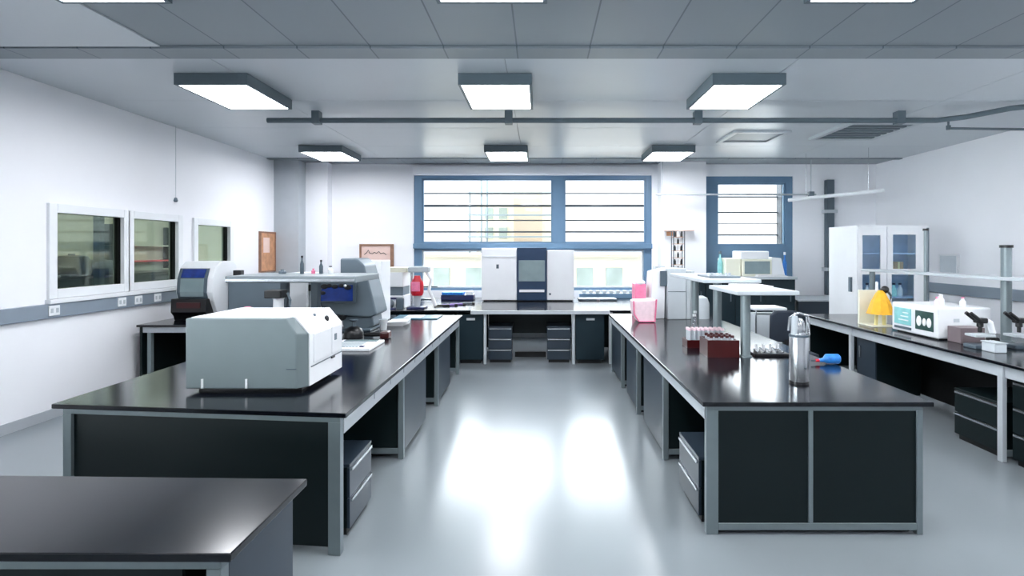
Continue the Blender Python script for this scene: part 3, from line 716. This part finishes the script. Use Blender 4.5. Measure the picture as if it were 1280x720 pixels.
# sequencer on the side bench
q = thing('sequencer', 'white and slate sequencer with blue-topped screen on the side bench by the left wall', 'sequencer', (-4.5, 8.4, B))
sp = [(8.02, 1.18), (7.98, 1.30), (8.0, 1.50), (8.08, 1.66), (8.2, 1.735), (8.52, 1.74), (8.62, 1.68), (8.66, 1.0), (8.5, .93), (8.15, .93)]
MB().prism(sp, -5.20, -4.68, 'x').build('head', 'white_plastic', q, .012)
MB().prism([(8.0, 1.21), (7.965, 1.30), (7.985, 1.50), (8.05, 1.64), (8.06, 1.64), (8.0, 1.5), (7.985, 1.31), (8.03, 1.21)], -5.18, -4.76, 'x').build('bezel', 'slate_plastic', q)
MB().prism([(7.97, 1.24), (7.955, 1.31), (7.975, 1.50), (7.99, 1.50), (7.97, 1.31)], -5.13, -4.80, 'x').build('screen', 'grey_screen', q)
MB().prism([(7.975, 1.51), (8.03, 1.63), (8.045, 1.63), (7.99, 1.51)], -5.13, -4.80, 'x').build('blue_header', 'blue_screen', q)
MB().prism([(7.93, 1.21), (7.92, 1.02), (7.98, .96), (8.0, B), (8.45, B), (8.3, 1.21)], -5.24, -4.74, 'x').build('lower_bay', 'black_plastic', q, .01)
MB().box(-5.15, -4.82, 7.913, 7.925, 1.08, 1.16).build('slot', 'maroon_plastic', q)
box('body', 'grey_plastic', q, -4.67, -3.75, 8.35, 8.95, B, 1.52, .02)
box('top_cap', 'black_plastic', q, -4.62, -4.50, 8.4, 8.5, 1.52, 1.60, .01)

# things on the left shelf
def bottle(x, y, z, h, r_, m, capm, label, group=None, cat='bottle', name='reagent_bottle'):
    t = thing(name, label, cat, (x, y, z), group=group)
    MB().lathe([(r_*.9, 0), (r_, .02*h), (r_, .55*h), (r_*.42, .74*h), (r_*.42, .88*h)], (x, y, z)).build('body', m, t, smooth=True)
    MB().lathe([(r_*.55, .88*h), (r_*.55, h)], (x, y, z)).build('cap', capm, t, smooth=True)
    return t
bottle(-2.75, 6.45, 1.63, .21, .022, 'slate_plastic', 'black_plastic', 'slim dark bottle on the left shelf, tallest there')
bottle(-2.64, 6.5, 1.63, .06, .022, 'pink', 'pink', 'tiny pink bottle on the left shelf')
bottle(-2.55, 6.5, 1.63, .16, .022, 'slate_plastic', 'black_plastic', 'dark bottle on the left shelf right of the pink one')
bottle(-2.44, 6.5, 1.63, .09, .03, 'white_plastic', 'black_plastic', 'short white bottle with black cap on the left shelf')
bottle(-3.0, 6.5, 1.63, .05, .04, 'grey_plastic', 'grey_plastic', 'low grey jar on the left part of the left shelf')

# ------------------------------------------------------------ far desk and window bench
c = thing('mass_spectrometer', 'wide white machine with navy centre and glass panel on the window bench', 'machine', (-.25, 11.2, B))
box('left_cabinet', 'white_plastic', c, -1.16, -.47, 10.95, 11.65, .92, 1.94, .012)
box('right_cabinet', 'white_plastic', c, .12, .65, 10.95, 11.65, .92, 1.90, .012)
box('centre_body', 'navy_plastic', c, -.465, .115, 10.92, 11.6, .92, 1.95, .008)
box('viewing_glass', 'grey_screen', c, -.43, .08, 10.912, 10.92, 1.29, 1.70, .003)
box('slot', 'paper', c, -.42, .07, 10.905, 10.92, 1.08, 1.13, .003)
box('logo', 'slate_plastic', c, -.87, -.82, 10.945, 10.951, 1.54, 1.62, .001)
box('base', 'black_plastic', c, -1.12, .62, 11.0, 11.6, B, .92)
box('power_button', 'grey_plastic', c, .16, .20, 10.945, 10.951, 1.02, 1.06)
box('lid_line', 'light_grey_plastic', c, -1.15, -.48, 10.944, 10.951, 1.765, 1.775)

# cluster left
s = thing('benchtop_instrument', 'white stacked instrument with grey bands on the far left of the desk bench', 'instrument', (-2.6, 9.8, B))
box('lower_unit', 'white_plastic', s, -2.85, -2.35, 9.6, 10.1, B, 1.12, .01); box('middle_unit', 'grey_plastic', s, -2.83, -2.37, 9.62, 10.1, 1.12, 1.27, .006); box('upper_unit', 'white_plastic', s, -2.85, -2.36, 9.58, 10.1, 1.27, 1.52, .01)
box('lid', 'cream', s, -2.84, -2.30, 9.6, 10.08, 1.52, 1.60, .01); box('blue_strip', 'navy', s, -2.80, -2.38, 9.57, 9.6, 1.06, 1.09)
s = thing('red_reagent_unit', 'bright red dispenser bottle with pale blue head at the end of the left bench', 'dispenser', (-2.15, 9.6, B))
box('stand', 'navy', s, -2.28, -1.98, 9.5, 9.8, B, .93, .005)
MB().cyl((-2.24, 9.7, .93), (-2.24, 9.7, 1.60), .02).build('column', 'steel', s)
MB().lathe([(.09, 0), (.11, .05), (.11, .22), (.06, .30), (.05, .34)], (-2.13, 9.65, 1.12)).build('red_bottle', 'red', s, smooth=True)
MB().lathe([(.05, 0), (.07, .19)], (-2.13, 9.65, .93)).build('support', 'light_grey_plastic', s, smooth=True)
box('head', 'light_grey_plastic', s, -2.27, -1.92, 9.55, 9.78, 1.52, 1.62, .02); tag(box('pink_label', 'pink', s, -2.2, -2.06, 9.52, 9.545, 1.2, 1.36), 'pink label')
MB().tube([(-1.96, 9.62, 1.52), (-1.88, 9.62, 1.40), (-1.92, 9.62, 1.22), (-1.84, 9.60, 1.05), (-1.80, 9.58, .95)], .03).build('white_arm', 'white_plastic', s, smooth=True)
s = thing('cable_instrument', 'small dark instrument with cables left of the red dispenser', 'instrument', (-2.32, 9.4, B))
box('body', 'slate_plastic', s, -2.42, -2.30, 9.34, 9.44, B, 1.1, .02); MB().ball((-2.55, 9.42, 1.0), .085, 1, .8, 1).build('drum', 'grey_plastic', s, smooth=True); MB().box(-2.62, -2.43, 9.36, 9.48, B, .93).build('foot', 'navy', s, .005)
for k, (x, y, m_, lb_) in enumerate(((-1.75, 9.9, 'black_plastic', 'black pen on the desk bench near the red dispenser'), (-1.62, 9.98, 'purple', 'purple marker on the desk bench near the red dispenser'), (-1.50, 10.15, 'purple', 'second purple marker, further right on the desk bench'), (-1.35, 10.3, 'slate_plastic', 'grey pen on the desk bench left of the white machine'))):
    t = thing('marker_pen', lb_, 'pen', (x, y, B)); MB().cyl((x-.14, y, B+.02), (x+.08, y+.03, B+.02), .018, n=10).build('barrel', m_, t, smooth=True); MB().cyl((x+.08, y+.03, B+.02), (x+.13, y+.037, B+.02), .021, n=10).build('cap', 'black_plastic', t, smooth=True)
s = thing('storage_tray', 'blue and white tray with lid below the window, left of the white machine', 'tray', (-1.75, 11.5, B))
box('tray', 'navy', s, -2.0, -1.35, 11.2, 11.5, B, 1.0, .01); box('lid', 'blue', s, -1.98, -1.55, 11.18, 11.48, 1.0, 1.06, .01); box('insert', 'white_plastic', s, -1.5, -1.38, 11.22, 11.46, 1.0, 1.07, .01)
s = thing('metal_bracket', 'dark bracket stand in front of the lower left window pane', 'stand', (-2.35, 11.4, B))
MB().box(-2.55, -2.1, 11.38, 11.42, 1.14, 1.17).build('arm', 'slate_plastic', s); MB().box(-2.5, -2.46, 11.38, 11.42, B, 1.14).build('upright', 'slate_plastic', s); MB().box(-2.55, -2.2, 11.3, 11.5, B, .92).build('base', 'slate_plastic', s)
s = thing('flat_case', 'dark flat case on the window bench right of the white machine', 'case', (1.0, 11.2, B))
box('case', 'slate_plastic', s, .75, 1.5, 11.0, 11.4, B, .94, .01); box('latch', 'steel', s, 1.1, 1.16, 10.99, 11.0, .91, .93)
s = thing('sill_rack', 'long low blue-grey rack below the window right of the white machine', 'rack', (1.5, 11.6, B))
box('rack', 'window_blue', s, .8, 2.3, 11.58, 11.78, B, 1.0, .006)
m = MB()
for k in range(10): m.box(.86+k*.14, .94+k*.14, 11.6, 11.7, 1.0, 1.06)
m.build('insert', 'light_grey_plastic', s)

# ------------------------------------------------------------ right bench
# shelf on posts
s = thing('bench_shelf', 'raised pale shelf on round posts along the right bench', 'shelf', (1.95, 6.6, B))
for y, z in ((5.28, 1.49), (6.12, 1.55), (7.0, 1.55)): MB().lathe([(.06, 0), (.06, .012), (.045, .016), (.045, z-B)], (1.93, y, B)).build('post', 'aluminium', s, smooth=True)
box('board', 'light_grey_plastic', s, 1.80, 2.37, 5.12, 6.0, 1.49, 1.53, .008); box('board', 'light_grey_plastic', s, 1.75, 2.37, 6.01, 7.6, 1.55, 1.59, .008)
t = thing('paper_stack', 'white papers lying on the near end of the right shelf', 'papers', (2.1, 5.6, 1.53))
for k in range(3): MB().poly([(1.95+.02*k, 5.45), (2.25+.01*k, 5.42+.02*k), (2.27, 5.85), (1.97, 5.88)], 1.531+k*.008, 1.537+k*.008).build('sheet', 'paper', t)
t = thing('glassware_tray', 'low grey tray of small parts on the far part of the right shelf', 'tray', (2.1, 6.6, 1.59))
box('tray', 'grey_plastic', t, 1.9, 2.25, 6.3, 6.8, 1.59, 1.61, .004); m = MB()
for k in range(6): m.cyl((1.95+k*.05, 6.5+.03*(k % 2), 1.61), (1.95+k*.05, 6.5+.03*(k % 2), 1.64), .015, n=10)
m.build('vial', 'clear_plastic', t)
# white instrument
s = thing('spectrometer', 'pale grey upright instrument with slanted white front on the right bench', 'instrument', (1.95, 8.2, B))
MB().prism([(1.60, 1.10), (1.63, 1.58), (1.82, 1.63), (1.80, B+.0), (1.66, B)], 8.16, 8.6).build('slanted_front', 'white_plastic', s, .01)
box('main_body', 'light_grey_plastic', s, 1.83, 2.10, 8.08, 8.6, B, 1.64, .012); box('door_seam', 'slate_plastic', s, 1.835, 2.09, 8.076, 8.081, 1.30, 1.308)
for k in range(2): box('column', 'light_grey_plastic', s, 2.105+k*.065, 2.165+k*.065, 8.1+.02*k, 8.6, B, 1.60, .008)
MB().lathe([(.12, 0), (.12, .22), (.09, .30), (.03, .33)], (2.36, 8.25, B)).build('side_drum', 'light_grey_plastic', s, smooth=True)
box('dark_gap', 'slate_plastic', s, 1.735, 1.83, 8.12, 8.16, 1.38, 1.60)
# pink tray
s = thing('pink_waste_bin', 'pale pink translucent bin on the far end of the right bench', 'bin', (1.44, 7.9, B))
MB().prism([(1.36, B), (1.58, B), (1.60, 1.22), (1.28, 1.20), (1.29, 1.02)], 7.75, 8.05).build('body', 'pale_pink', s, .02)
MB().tube([(1.285, 7.745, 1.20), (1.29, 7.745, 1.02), (1.36, 7.745, .915), (1.58, 7.745, .915), (1.60, 7.745, 1.22)], .012, 8).build('pink_rim', 'pink', s, smooth=True)
s2 = thing('glove_box', 'bright pink glove box behind the pink bin', 'box', (1.4, 8.4, B))
box('carton', 'pink', s2, 1.40, 1.56, 8.3, 8.6, B, 1.40, .006); MB().ball((1.48, 8.35, 1.42), .07, 1.1, 1, .6).build('glove', 'white_plastic', s2, smooth=True)

# test tubes
def make_tube(z, mliq):
    t = thing('test_tube', 'x', 'test tube', (0, 0, 0))
    MB().lathe([(.004, 0), (.013, .012), (.014, .03), (.014, .16), (.016, .165)], (0, 0, 0), 10).build('glass', 'clear_plastic', t, smooth=True)
    MB().lathe([(.017, .165), (.017, .19)], (0, 0, 0), 10).build('cap', mliq, t, smooth=True)
    return t
s = thing('test_tube_rack', 'white rack of pink-capped tubes on the right bench before the shelf post', 'rack', (1.80, 6.0, B))
for y in (5.74, 5.92): box('side', 'maroon_plastic', s, 1.50, 1.92, y, y+.02, B, .98)
for x in (1.50, 1.905): box('end', 'maroon_plastic', s, x, x+.015, 5.76, 5.92, B, .98)
box('base', 'white_plastic', s, 1.515, 1.905, 5.76, 5.92, B, .905)
tb = make_tube(0, 'pale_pink'); k = 0
for j in range(3):
    for i in range(8):
        o = tb if k == 0 else copy_tree(tb); k += 1
        o.location = (1.54+i*.048, 5.785+j*.05, .906)
        o['label'] = 'pink-capped clear tube in the white rack, '+['front', 'middle', 'rear'][j]+' row, '+['first', 'second', 'third', 'fourth', 'fifth', 'sixth', 'seventh', 'eighth'][i]+' from left'; o['group'] = 'tubes in the white rack'
s = thing('specimen_box', 'dark maroon open box of vials on the right bench beside the near shelf post', 'box', (1.70, 5.35, B))
m = MB(); m.box(1.56, 1.86, 5.24, 5.255, B, 1.06); m.box(1.56, 1.86, 5.485, 5.50, B, 1.06); m.box(1.56, 1.575, 5.255, 5.485, B, 1.06); m.box(1.845, 1.86, 5.255, 5.485, B, 1.06); m.box(1.575, 1.845, 5.255, 5.485, B, .91)
m.build('box', 'maroon_plastic', s)
vb = make_tube(0, 'maroon_plastic'); k = 0
for j in range(3):
    for i in range(5):
        o = vb if k == 0 else copy_tree(vb); k += 1
        o.location = (1.61+i*.05, 5.29+j*.08, .911); o['label'] = 'red-capped clear vial in the maroon box, '+['front', 'middle', 'rear'][j]+' row, '+['first', 'second', 'third', 'fourth', 'fifth'][i]+' from left'; o['group'] = 'vials in the maroon box'
for k, (x, y, lb_) in enumerate(((1.76, 6.42, 'tall clear flask left behind the tube rack'), (1.86, 6.75, 'tall clear flask right behind the tube rack'))):
    t = thing('glass_flask', lb_, 'flask', (x, y, B))
    MB().lathe([(.05, 0), (.055, .02), (.05, .07), (.018, .14), (.018, .24), (.022, .245)], (x, y, B)).build('flask', 'tube_glass', t, smooth=True); MB().lathe([(.02, .245), (.02, .27)], (x, y, B)).build('stopper', 'white_plastic', t)
s = thing('instrument_tray', 'black tray of metal tools right of the near shelf post', 'tray', (2.2, 5.4, B))
box('tray', 'black_plastic', s, 2.02, 2.36, 5.28, 5.55, B, .925, .005)
m = MB()
for k in range(5): m.tube([(2.07+k*.06, 5.33, .935), (2.06+k*.06, 5.42, .95+.01*(k % 2)), (2.10+k*.05, 5.50, .935)], .008, 6)
m.build('tool', 'steel', s); m = MB()
for k in range(4): m.cyl((2.10+k*.07, 5.46, .925), (2.10+k*.07, 5.46, .99), .014, n=10)
m.build('cup', 'white_plastic', s)
# steel canister
s = thing('steel_canister', 'upright stainless steel canister with hooked pipe on the near right bench', 'canister', (1.95, 4.22, B))
c0 = (1.955, 4.24, B)
MB().lathe([(.071, 0), (.071, .02)], c0).build('base_ring', 'black_plastic', s, smooth=True)
MB().lathe([(.068, .02), (.070, .03), (.070, .355), (.066, .365)], c0, 28).build('cylinder', 'steel', s, smooth=True)
MB().lathe([(.06, .365), (.06, .375), (.045, .385), (.05, .40), (.035, .47), (.02, .49)], c0).build('valve', 'steel', s, smooth=True)
MB().lathe([(.072, .352), (.072, .368)], c0, 28).build('collar', 'slate_plastic', s, smooth=True)
MB().tube([(1.91, 4.22, 1.27), (1.91, 4.22, 1.40), (1.915, 4.22, 1.425), (1.95, 4.22, 1.43), (2.01, 4.22, 1.41), (2.02, 4.22, 1.36), (2.02, 4.22, 1.27)], .011, 10).build('hooked_pipe', 'steel', s, smooth=True)
MB().tube([(1.91, 4.22, 1.27), (1.91, 4.22, 1.41)], .024, 12).build('side_pillar', 'light_grey_plastic', s, smooth=True)
MB().tube([(1.905, 4.22, 1.415), (1.875, 4.22, 1.40), (1.865, 4.22, 1.30)], .009, 8).build('spout', 'steel', s, smooth=True)
box('dial', 'slate_plastic', s, 1.965, 1.975, 4.163, 4.172, 1.02, 1.03)
# blue bottle
s = thing('blue_spray_bottle', 'blue bottle with a red tip lying at the back edge of the right bench', 'bottle', (2.5, 4.95, B))
MB().tube([(2.46, 4.95, .93), (2.50, 4.95, .935), (2.525, 4.95, .945), (2.625, 4.95, .945), (2.64, 4.95, .945)], [.015, .02, .042, .044, .03], 14).build('body', 'blue', s, smooth=True)
MB().cyl((2.43, 4.95, .93), (2.46, 4.95, .93), .014).build('tip', 'red', s, smooth=True)
MB().cyl((2.39, 4.95, .93), (2.43, 4.95, .93), .007).build('nozzle', 'slate_plastic', s, smooth=True)

# things before window 3
s = thing('incubator', 'cream benchtop incubator with glass front on the tall cabinet under the right window', 'incubator', (4.2, 11.3, 1.38))
box('body', 'cream', s, 3.98, 4.56, 11.05, 11.6, 1.38, 1.72, .01); box('top_housing', 'white_plastic', s, 3.96, 4.52, 11.08, 11.6, 1.72, 1.88, .02); box('glass_front', 'grey_screen', s, 4.02, 4.52, 11.035, 11.05, 1.43, 1.68, .004)
box('left_module', 'cream', s, 3.66, 3.97, 11.1, 11.6, 1.38, 1.74, .02)
MB().prism([(4.57, 1.38), (4.84, 1.38), (4.76, 1.74), (4.57, 1.76)], 11.08, 11.55).build('right_module', 'white_plastic', s, .01)
bottle(3.60, 11.25, 1.38, .50, .05, 'teal_screen', 'slate_plastic', 'tall teal bottle left of the cream incubator')
bottle(4.90, 11.25, 1.38, .48, .04, 'blue', 'white_plastic', 'slim blue bottle right of the cream incubator')
s = thing('printout_stack', 'loose stack of white sheets in front of the incubator', 'papers', (4.5, 10.95, 1.38))
for k in range(4): box('sheet', 'paper', s, 4.2+.01*k, 4.8-.02*k, 10.86, 11.0+.01*k, 1.381+k*.01, 1.389+k*.01)
s = thing('bottle_tower', 'tall rack of black and white bottles before the pier between the windows', 'rack', (2.78, 11.3, 1.38))
m = MB()
for x in (2.66, 2.88):
    for y in (11.22, 11.4): m.box(x-.008, x+.008, y-.008, y+.008, 1.38, 2.28)
m.build('frame', 'slate_plastic', s)
for k in range(6): box('shelf', 'cork', s, 2.66, 2.88, 11.22, 11.40, 1.46+k*.14, 1.468+k*.14)
k = 0
bt = None
for j in range(6):
    for i in range(3):
        x, z = 2.705+i*.065, 1.4685+j*.14
        c = 'black_plastic' if (i+j) % 2 else 'white_plastic'
        key = 'bt_'+c
        if key not in globals():
            t = thing('small_vial', 'x', 'vial', (0, 0, 0)); MB().lathe([(.022, 0), (.022, .075), (.012, .09), (.012, .11)], (0, 0, 0), 10).build('body', c, t, smooth=True); globals()[key] = t
        else: t = copy_tree(globals()[key])
        t.location = (x, 11.3, z); t['label'] = ('black' if (i+j) % 2 else 'white')+' vial in the tall rack before the pier, '+['left', 'middle', 'right'][i]+' on the '+['lowest', 'second', 'third', 'fourth', 'fifth', 'topmost'][j]+' tier'; t['group'] = ('black' if (i+j) % 2 else 'white')+' vials in the tall rack'
s = thing('warming_shelf', 'thin peach coloured bracket shelf above the bottle rack on the pier', 'shelf', (2.9, 11.8, 2.3))
box('board', 'pink_paper', s, 2.6, 3.2, 11.66, 11.849, 2.30, 2.32); box('sign', 'cork', s, 2.66, 2.86, 11.83, 11.849, 2.2, 2.29)
s = thing('sensor_box', 'small grey box on the window bench end before the pier', 'box', (2.5, 11.5, B))
box('case', 'grey_plastic', s, 2.28, 2.45, 11.1, 11.3, B, 1.5, .01); box('lid', 'light_grey_plastic', s, 2.27, 2.46, 11.09, 11.31, 1.5, 1.58, .008)

# trolley and chair behind the right bench
s = thing('utility_cart', 'grey trolley with white top between the right bench and the side bench', 'cart', (3.45, 8.6, 0))
box('top', 'white_plastic', s, 3.22, 3.72, 8.45, 8.9, .99, 1.03, .01); box('cabinet', 'light_grey_plastic', s, 3.26, 3.66, 8.48, 8.88, .30, .92, .01); box('shelf', 'slate_plastic', s, 3.24, 3.70, 8.46, 8.9, .26, .29)
for x in (3.26, 3.68):
    for y in (8.48, 8.87): MB().cyl((x, y, .08), (x, y, .99), .012).build('post', 'steel', s); MB().cyl((x-.012, y, .04), (x+.012, y, .04), .04).build('wheel', 'black_plastic', s, smooth=True)
s = thing('office_chair', 'dark blue office chair behind the far end of the right bench', 'chair', (3.55, 7.4, 0))
cx, cy = 3.42, 7.55
MB().poly([(cx-.24, cy-.22), (cx+.24, cy-.22), (cx+.25, cy+.24), (cx-.25, cy+.24)], .46, .54).build('seat', 'dark_chair', s, .03)
MB().prism([(cx-.23, .62), (cx+.23, .62), (cx+.22, 1.0), (cx+.14, 1.06), (cx-.14, 1.06), (cx-.22, 1.0)], cy+.24, cy+.30).build('backrest', 'dark_chair', s, .025)
MB().box(cx-.03, cx+.03, cy+.24, cy+.27, .5, .66).build('back_bar', 'black_plastic', s); MB().cyl((cx, cy, .09), (cx, cy, .46), .03).build('gas_lift', 'black_plastic', s)
for k in range(5):
    a_ = k*2*math.pi/5+.3; e = (cx+.28*math.cos(a_), cy+.28*math.sin(a_))
    l = MB().tube([(cx, cy, .11), (e[0], e[1], .08)], [.025, .018], 8).build('leg', 'black_plastic', s); MB().ball((e[0], e[1], .035), .034).build('caster', 'black_plastic', l, smooth=True)

# ------------------------------------------------------------ right island bench things
s = thing('bench_rail', 'horizontal rail shelf on metal uprights along the right-hand bench', 'rail', (5.12, 6.5, B))
for y, z, q_ in ((6.16, 1.93, .05), (7.45, 2.16, .022)):
    MB().lathe([(q_+.02, 0), (q_+.02, .012), (q_, .016), (q_, z-B)], (5.12, y, B)).build('post', 'aluminium', s, smooth=True); MB().lathe([(q_+.012, 0), (q_+.012, .03)], (5.12, y, z)).build('post_cap', 'black_plastic', s)
MB().box(5.0, 5.24, 4.2, 8.75, 1.575, 1.61).build('board', 'light_grey_plastic', s, .006)
MB().lathe([(.05, 0), (.05, .675)], (5.12, 4.4, B)).build('post', 'aluminium', s, smooth=True); MB().lathe([(.04, 0), (.04, .675)], (5.12, 8.65, B)).build('post', 'aluminium', s, smooth=True)
s = thing('digital_analyser', 'white two-window benchtop analyser with green displays on the right-hand bench', 'analyser', (4.75, 6.6, B))
box('housing', 'white_plastic', s, 4.42, 5.02, 6.24, 7.05, .915, 1.26, .015); box('base', 'black_plastic', s, 4.46, 4.98, 6.28, 7.0, B, .915)
box('display', 'teal_screen', s, 4.41, 4.42, 6.68, 6.99, 1.0, 1.20, .003); box('chamber_window', 'green_screen', s, 4.41, 4.42, 6.30, 6.60, .98, 1.20, .003)
m = MB()
for k, (y, z, h_) in enumerate(((6.36, 1.02, .11), (6.44, 1.03, .09), (6.53, 1.02, .12))): m.ball((4.408, y, z+h_/2), h_/2, .15, .7, 1)
m.build('sample', 'paper', s, smooth=True)
m = MB()
for k in range(3): m.box(4.405, 4.41, 6.72, 6.9-.04*k, 1.05+k*.045, 1.062+k*.045)
m.build('readout_line', 'paper', s)
box('keypad', 'slate_plastic', s, 4.412, 4.42, 6.68, 6.99, .945, .975); box('side_handle', 'light_grey_plastic', s, 4.6, 4.66, 6.232, 6.24, 1.1, 1.14)
for k, (x, y, m_, lb_) in enumerate(((4.6, 6.5, 'pale_pink', 'pinkish bottle on top of the white two-window analyser, furthest left'), (4.72, 6.6, 'white_plastic', 'white bottle in the middle on top of the two-window analyser'), (4.86, 6.45, 'white_plastic', 'white bottle at the right on top of the two-window analyser'), (4.79, 6.72, 'pale_pink', 'pale pink bottle at the back on top of the two-window analyser'))):
    bottle(x, y, 1.26, .10+.02*(k % 2), .03, m_, 'white_plastic' if k % 2 else 'pink', lb_)
s = thing('power_supply', 'taupe grey metal box in front of the white two-window analyser', 'box', (4.62, 6.05, B))
box('case', 'taupe', s, 4.50, 4.76, 6.0, 6.2, B, 1.07, .006); box('face_plate', 'taupe', s, 4.51, 4.75, 5.993, 6.0, .92, 1.05)
def microscope(x, y, label):
    s = thing('microscope', label, 'microscope', (x, y, B))
    MB().poly([(x-.12, y-.09), (x+.13, y-.09), (x+.13, y+.09), (x-.12, y+.09)], B, B+.04).build('base', 'slate_plastic', s, .01)
    MB().tube([(x+.10, y, B+.04), (x+.12, y, B+.15), (x+.09, y, B+.26), (x+.02, y, B+.29)], [.035, .03, .03, .03], 12).build('arm', 'white_plastic', s, smooth=True)
    box('stage', 'light_grey_plastic', s, x-.11, x+.09, y-.08, y+.08, B+.12, B+.145, .004)
    MB().lathe([(.018, 0), (.018, .05), (.03, .06), (.03, .10)], (x-.01, y, B+.16)).build('objective', 'black_plastic', s, smooth=True)
    MB().box(x-.06, x+.05, y-.04, y+.04, B+.255, B+.31).build('head', 'black_plastic', s, .015)
    for d in (-.03, .03): MB().tube([(x-.04, y+d, B+.29), (x-.13, y+d*1.1, B+.36)], [.02, .018], 10).build('eyepiece', 'black_plastic', s, smooth=True)
    MB().cyl((x+.12, y-.06, B+.09), (x+.12, y+.06, B+.09), .025).build('focus_knob', 'black_plastic', s, smooth=True)
    return s
microscope(4.52, 5.75, 'black and white microscope left of the round post on the right-hand bench')
microscope(4.92, 5.75, 'black and white microscope cut by the right edge of the view')
s = thing('glass_dish', 'clear square dish in front of the left microscope', 'dish', (4.48, 5.54, B))
box('dish', 'clear_plastic', s, 4.42, 4.54, 5.45, 5.62, B, .99, .01); box('lid', 'light_grey_plastic', s, 4.415, 4.545, 5.445, 5.625, .99, 1.0)
s = thing('yellow_cloth_stand', 'bright yellow cloth draped over a cream stand on the right-hand bench', 'stand', (4.42, 7.4, B))
box('back_panel', 'cream', s, 4.33, 4.72, 7.62, 7.66, B, 1.36, .01); box('base', 'cream', s, 4.33, 4.66, 7.3, 7.66, B, .912, .004)
MB().lathe([(.17, 0), (.15, .05), (.11, .17), (.06, .27), (.03, .31)], (4.50, 7.42, 1.06), 9).build('cloth', 'yellow', s)
for d in (-.06, .05): MB().cyl((4.50+d, 7.42, .912), (4.50+d*.8, 7.42, 1.10), .022).build('leg', 'pale_yellow', s, smooth=True)
MB().ball((4.56, 7.42, 1.38), .05).build('knob', 'black_plastic', s, smooth=True); MB().tube([(4.58, 7.42, 1.38), (4.64, 7.42, 1.30), (4.62, 7.42, 1.15)], .015).build('strap', 'slate_plastic', s, smooth=True)
MB().lathe([(.02, 0), (.018, .12)], (4.50, 7.5, 1.36)).build('nozzle', 'white_plastic', s)

# wall panel right
s = thing('wall_panel', 'small pale teal panel on the right wall above the bench rail', 'panel', (XR, 10.0, 1.5))
box('panel', 'clear_plastic', s, XR-.03, XR, 9.8, 10.2, 1.50, 1.80, .004); walls_with_holes(9.77, 10.23, 1.47, 1.83, XR-.031, XR, [(9.8, 10.2, 1.5, 1.8)], 'y').build('frame', 'white_plastic', s)
